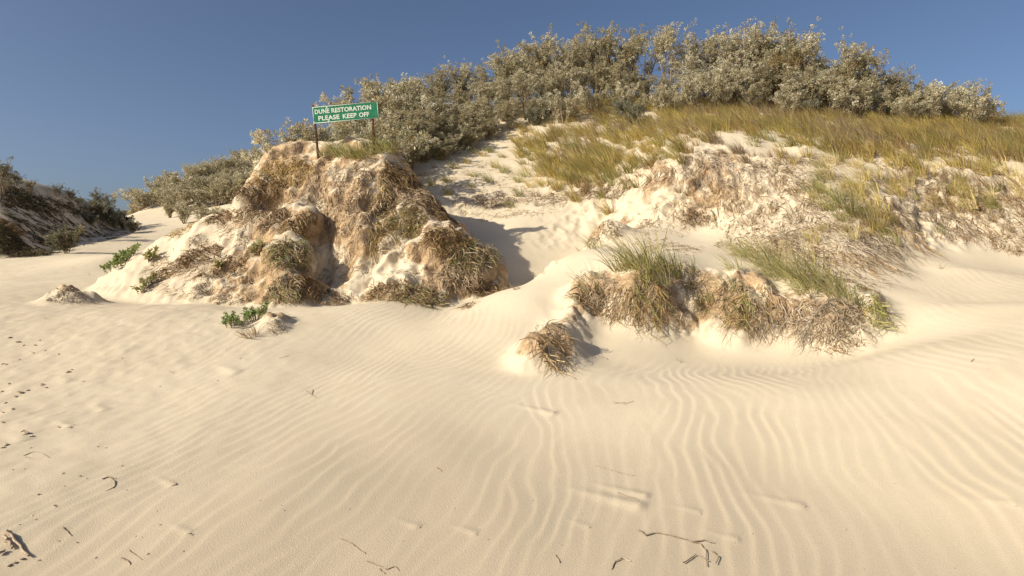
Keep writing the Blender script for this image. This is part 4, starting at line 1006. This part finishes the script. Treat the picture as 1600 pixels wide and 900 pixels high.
# ------------------------------------------------------------------ litter of short dead stems: uncountable
def litter(name, label, polys, pal, L, w, lift, wander=.4, cat='litter', heading=(-.5, 0, -.3), k=3, mat=None, cl=1.0):
    S = []
    for poly, n in polys:
        pts = []
        us = [q[0] for q in poly]; vs_ = [q[1] for q in poly]
        tries = 0
        while len(pts) < n and tries < n * 12:
            tries += 1
            u, v = random.uniform(min(us), max(us)), random.uniform(min(vs_), max(vs_))
            c = False; j = len(poly) - 1
            for i in range(len(poly)):
                if (poly[i][1] > v) != (poly[j][1] > v) and u < (poly[j][0] - poly[i][0]) * (v - poly[i][1]) / (poly[j][1] - poly[i][1]) + poly[i][0]: c = not c
                j = i
            if not c: continue
            p, nn = hit(u, v)
            if p is None: continue
            if noise2(np.array([p.x * 1.9 + p.z]), np.array([p.y * 1.9 + p.z * 2]))[0] + random.gauss(0, .25) < .05 * cl: continue
            pts.append(p)
        S += pts
    S = np.array([tuple(p) for p in S]); n = len(S)
    hd = np.array(heading)[None] + RNG.normal(0, .35, (n, 3))
    V_, F_, C_ = creep(S, hd, L * RNG.uniform(.3, 1.3, n), k, pal, w, lift, wander, .5)
    tag(obj(name, mesh_np(name, V_, F_, mat or M_dry, False, {'tint': C_})), label, cat, None, 'stuff')
litter('stem_litter', 'brown dead stems and root bits strewn over mound and bank', [
    ([(215,430),(300,370),(400,330),(440,470),(300,475)], 1300), ([(410,245),(620,250),(700,345),(770,410),(700,460),(480,470),(400,330)], 2600),
    ([(650,270),(760,250),(900,290),(880,330),(740,350)], 1300), ([(1000,290),(1060,235),(1280,250),(1400,330),(1400,400),(1300,400),(1080,350)], 1700),
    ([(1400,260),(1600,270),(1600,400),(1450,370),(1400,330)], 1300), ([(900,480),(960,430),(1080,440),(1080,500),(960,515)], 420), ([(1110,430),(1350,470),(1370,540),(1130,525)], 600), ([(980,330),(1080,355),(1100,400),(1000,395)], 160)],
    'dry', .17, .009, .018, .6)
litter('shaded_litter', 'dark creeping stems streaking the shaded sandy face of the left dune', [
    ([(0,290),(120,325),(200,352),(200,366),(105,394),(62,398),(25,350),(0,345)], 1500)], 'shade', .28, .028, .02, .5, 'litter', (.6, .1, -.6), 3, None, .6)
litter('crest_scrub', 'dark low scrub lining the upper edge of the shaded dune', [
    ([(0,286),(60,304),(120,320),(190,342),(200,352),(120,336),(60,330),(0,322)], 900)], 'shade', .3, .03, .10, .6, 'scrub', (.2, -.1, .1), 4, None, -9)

# ------------------------------------------------------------------ green fleshy plants
def leafy(name, label, u, v, r, nst, h, pal='fresh', leaf=.05):
    p, n = hit(u, v)
    if p is None: return
    e = empty(name, p); tag(e, label, 'plant')
    wood, lv = [], []
    for s in range(nst):
        a = RNG.uniform(0, 2 * np.pi); rr = r * math.sqrt(RNG.random())
        tip = np.array([math.cos(a) * rr, math.sin(a) * rr, h * RNG.uniform(.5, 1.0)])
        tip[:2] *= .75; q, _ = drop(p.x + tip[0], p.y + tip[1]); tip[2] += q.z - p.z
        t = np.linspace(0, 1, 5)[:, None]
        b0 = tip * np.array([.6, .6, 0]); q0, _ = drop(p.x + b0[0], p.y + b0[1]); b0[2] = q0.z - p.z - .01
        br = b0 + t * (tip - b0) + np.array([0, 0, .25 * h]) * (t * (1 - t)) * 2
        wood.append(tube(br, .005, .003, 4))
        nl = 26; tl = RNG.uniform(.35, 1, nl)
        bs = np.stack([np.interp(tl, t[:, 0], br[:, i]) for i in range(3)], 1)
        d = unit(RNG.normal(size=(nl, 3)) + np.array([0, 0, .7])); sd = unit(np.cross(d, RNG.normal(size=(nl, 3))))
        Ls = leaf * RNG.uniform(.7, 1.3, nl)[:, None]; wv = sd * Ls * .22
        m_ = bs + d * Ls * .55
        lv.append((np.stack([bs, m_ - wv, bs + d * Ls, m_ + wv], 1).reshape(-1, 3), np.arange(nl * 4).reshape(-1, 4), np.repeat(np.c_[pick(pal, nl), np.ones(nl)], 4, 0)))
    v_, f_, c_ = join(wood); obj('stem', mesh_np('stem', v_, f_, M_twig, True), e)
    obj('leaves', plant_mesh('leaves', lv, M_green), e)
leafy('beach_plant', 'bright green leafy plant on sand left of the mound, above the grey heap', 188, 414, .40, 34, .22, leaf=.05)
leafy('beach_plant', 'dark green leafy plant at the left foot of the mound', 228, 452, .22, 18, .16, 'marram', .045)
leafy('beach_plant', 'left half of the green sea rocket beside the grey straw fan', 366, 508, .24, 20, .13, leaf=.036)
leafy('beach_plant', 'bushier right hand green plant beside the grey straw fan', 402, 500, .24, 24, .16, leaf=.036)
leafy('beach_plant', 'small green sprout on the mound left slope under the thatch', 402, 398, .10, 7, .16, 'marram', .07)
leafy('beach_plant', 'tiny green sprout on pale sand of the mound left slope', 340, 422, .05, 4, .10, 'marram', .06)
leafy('beach_plant', 'small green plant behind the left foot of the mound', 238, 406, .14, 9, .18, 'marram', .06)
tuft_px('drytuft', 392, 526, .8, 'fan of grey straws under the two green plants', None, .3)
mat_thing(HR, 'roots', 'grey root bundle on sand right of the green plants', 432, 514, .12, 70, .22, 'grey', -.4, .06)
mat_thing(HR, 'roots', 'grey brown bits covering the small heap on the open left sand', 112, 464, .34, 130, .14, 'grey', .1, .03, .012)
for u, v, s, lab in [(268,462,.5,'dry tuft on sand at the left front foot of the mound'),(165,470,.35,'thin tuft on sand right of the small grey heap'),(72,498,.3,'tiny dark tuft on sand below the small grey heap'),(140,430,.3,'sparse sprigs on sand left of the bright green plant'),
                     (300,470,.5,'sparse straws on the sandy front of the mound left part'),(345,468,.5,'sparse straws on the sandy front between plants and mound'),(430,480,.7,'greyish straws at the mound foot above the green plants'),(330,445,.5,'thin pale straws on the lower left mound slope'),(385,460,.6,'thin green straws on the lower mound slope')]:
    tuft_px('thin', u, v, s, lab)

# ------------------------------------------------------------------ twigs and debris on the open sand
def twig(label, lines, r=.0028, mat=None, name='dry_twig', cat='twig', arch=0.0):
    parts = []; p0 = None
    for ln in lines:
        pts = []
        for u, v in ln:
            p, n = hit(u, v)
            if p is None: continue
            if p0 is None: p0 = p
            pts.append(tuple(p + n * (r * .8 + arch * random.random())))
        if len(pts) < 2: continue
        pts = np.array(pts); m = len(pts)
        t = np.linspace(0, m - 1, m * 3)
        q = np.stack([np.interp(t, np.arange(m), pts[:, i]) for i in range(3)], 1)
        q += RNG.normal(0, r * .6, q.shape) * np.array([1, 1, .3])
        parts.append(tube(q, r, r * .6, 5))
    v, f, c = join(parts)
    o = obj(name, mesh_np(name, v - np.array(p0)[None], f, mat or M_twig, True), None, p0)
    return tag(o, label, cat)
twig('thin crooked twig on sand at bottom centre left', [[(533,842),(548,849),(560,858),(571,866)]])
twig('kinked twig with curled end just below the crooked one', [[(573,877),(590,884),(604,890),(617,885),(624,892)],[(592,889),(602,897)]])
twig('long dark twig ending in a tangle on the lower right sand', [[(998,830),(1010,839),(1025,833),(1045,837),(1075,846),(1095,851),(1104,864),(1105,888)],[(1068,882),(1088,868),(1108,880)],[(1112,862),(1123,872),(1118,884)],[(1080,848),(1100,846),(1112,850)]], .004, arch=.01)
twig('small bent pale twig near the bottom edge left of the long twig', [[(956,890),(961,879),(974,874)],[(961,879),(972,872),(986,878)]], .004, M_pale)
twig('short forked twig on rippled sand left of centre', [[(478,611),(487,617),(495,622)],[(487,617),(489,609)]])
twig('faint thin stem lying across ripples right of centre', [[(955,735),(975,741),(992,744)]], .0025)
twig('pale stem lying on ripples below the lone root hummock', [[(958,628),(975,632),(990,627)],[(960,631),(978,629)]], .003, M_pale)
twig('small ring of dark stems on the lower left sand', [[(160,749),(170,745),(180,752),(179,762),(165,768)],[(172,746),(182,748)]], .004)
twig('curved thin stems on the left sand above the ring of stems', [[(38,712),(52,706),(66,708),(78,716)],[(40,714),(52,718)]], .0025)
twig('pale peeling stick in the lower left corner', [[(8,832),(20,842),(32,858),(45,871)],[(6,842),(16,852),(18,860)],[(0,868),(8,862)]], .009, M_pale, 'driftwood_stick', 'stick', .01)
twig('short twig right of the lower left corner stick', [[(98,825),(106,832),(112,838)]], .004)
twig('thin straight stem on the sand near the bottom left', [[(202,860),(212,868),(222,875)]], .0025)
twig('short dark stick near the bottom, right of the stem', [[(190,872),(204,882)]], .004)
twig('twig tip under the tail of drifted sand right of centre', [[(965,770),(980,776),(996,780),(1002,790)]], .003)
twig('little dark stem on rippled sand centre', [[(683,731),(690,737)]], .0035)
twig('short stem on sand left of centre, below the green plants', [[(265,580),(272,583)]], .003)
twig('tiny stem on ripples at right', [[(1518,566),(1522,560)]], .003)
twig('thin arched stem at the foot of the lone root hummock', [[(436,560),(452,556)]], .0025)
twig('tiny dark stem on bottom sand beneath the pale bent twig', [[(868,868),(876,880),(872,874)]], .003)
twig('thin trailing stem above the drifted sand tail', [[(930,728),(955,735)]], .0022)
def clod_mesh(seed):
    import bmesh
    bm = bmesh.new(); bmesh.ops.create_icosphere(bm, subdivisions=2, radius=1.0)
    for v in bm.verts:
        q = np.array([v.co[:]]) * 1.4 + seed * 7.7
        v.co *= .8 + .55 * float(noise3(q)[0]); v.co.z *= .6
    me = bpy.data.meshes.new('clod'); bm.to_mesh(me); bm.free(); me.materials.append(M_clod); return me
CL = [clod_mesh(i) for i in range(6)]
def clod(u, v, s, label, group=None):
    p, n = hit(u, v)
    if p is None: return
    o = obj('debris_clod', random.choice(CL)); o.location = p + Vector((0, 0, s * .15)); s *= .55; o.scale = (s * random.uniform(.8, 1.4), s, s * random.uniform(.4, .7))
    o.rotation_euler = (random.uniform(-.4, .4), random.uniform(-.4, .4), random.uniform(0, 6.3)); tag(o, label, 'debris', group)
clod(271,757,.028,'single dark clod with a shadow on the lower left sand')
clod(866,645,.030,'dark bit at the tip of a drifted sand tail below the lone hummock')
clod(1257,791,.016,'small dark bit at the end of a sand tail on the right')
clod(110,668,.02,'reddish brown clod by itself on the left sand')
clod(92,668,.03,'broad brown clod on the left sand beside the reddish one')
GD = 'bits of dry debris on the left sand'
for u, v, s in [(32,614,.05),(42,610,.035),(25,620,.03),(66,602,.045),(72,606,.03),(8,630,.03),(20,640,.035),(5,645,.03),(40,678,.05),(48,682,.03),(34,674,.03),(8,696,.04),(4,700,.03),(105,582,.045),(112,578,.03),(130,596,.025),(28,535,.05),(36,540,.03),(55,540,.04),(62,532,.03),(52,552,.03),(10,570,.03),(3,569,.03),(70,548,.025),(30,562,.025),(15,528,.04),(92,554,.03),
                (125,744,.02),(135,748,.016),(97,740,.02),(85,790,.018),(88,792,.015),(60,773,.02),(165,700,.014),(152,698,.018),(190,728,.018),(198,766,.016),(230,732,.012),(250,820,.014),(212,838,.012),(222,840,.012),(286,862,.012),(245,799,.01),(296,834,.018),(300,836,.014),(55,812,.014),(50,806,.012),(92,846,.016),(120,848,.014),(30,820,.014),(150,872,.014),(230,866,.016),(14,884,.03),(24,880,.025),(35,874,.025),(60,876,.02),(4,660,.03),(14,600,.03),(2,612,.03),(48,700,.015),(20,734,.012),(38,733,.012)]:
    clod(u, v, s, 'small brown debris bit on the left sand, ' + ('below the small grey heap' if v < 600 else 'at the left edge midway down' if v < 690 else 'near the ring of dark stems' if v < 800 else 'around the pale stick in the corner'), GD)
GE = 'tiny dark specks on the rippled sand'
for u, v, s in [(646,650,.012),(693,636,.010),(468,690,.01),(545,795,.012),(444,798,.012),(440,790,.01),(406,782,.012),(710,795,.012),(655,824,.012),(745,836,.013),(762,843,.010),(832,782,.012),(906,796,.012),(921,824,.012),(876,852,.012),(932,778,.01),(630,846,.01),(1010,700,.01),(1095,803,.012),(1320,828,.012),(1330,850,.010),(1350,889,.012),(1398,756,.01),(1588,791,.012),(1490,888,.012),(1175,834,.012),(1148,848,.012),(1168,612,.008),(375,560,.02),(250,604,.02),(340,595,.018),(100,760,.012),(190,560,.018),(195,565,.015)]:
    clod(u, v, s, 'tiny dark speck of debris on the ' + ('left sand below the green plants' if u < 420 else 'rippled sand left of centre' if u < 700 else 'rippled sand at bottom centre' if u < 950 else 'rippled sand at right'), GE)
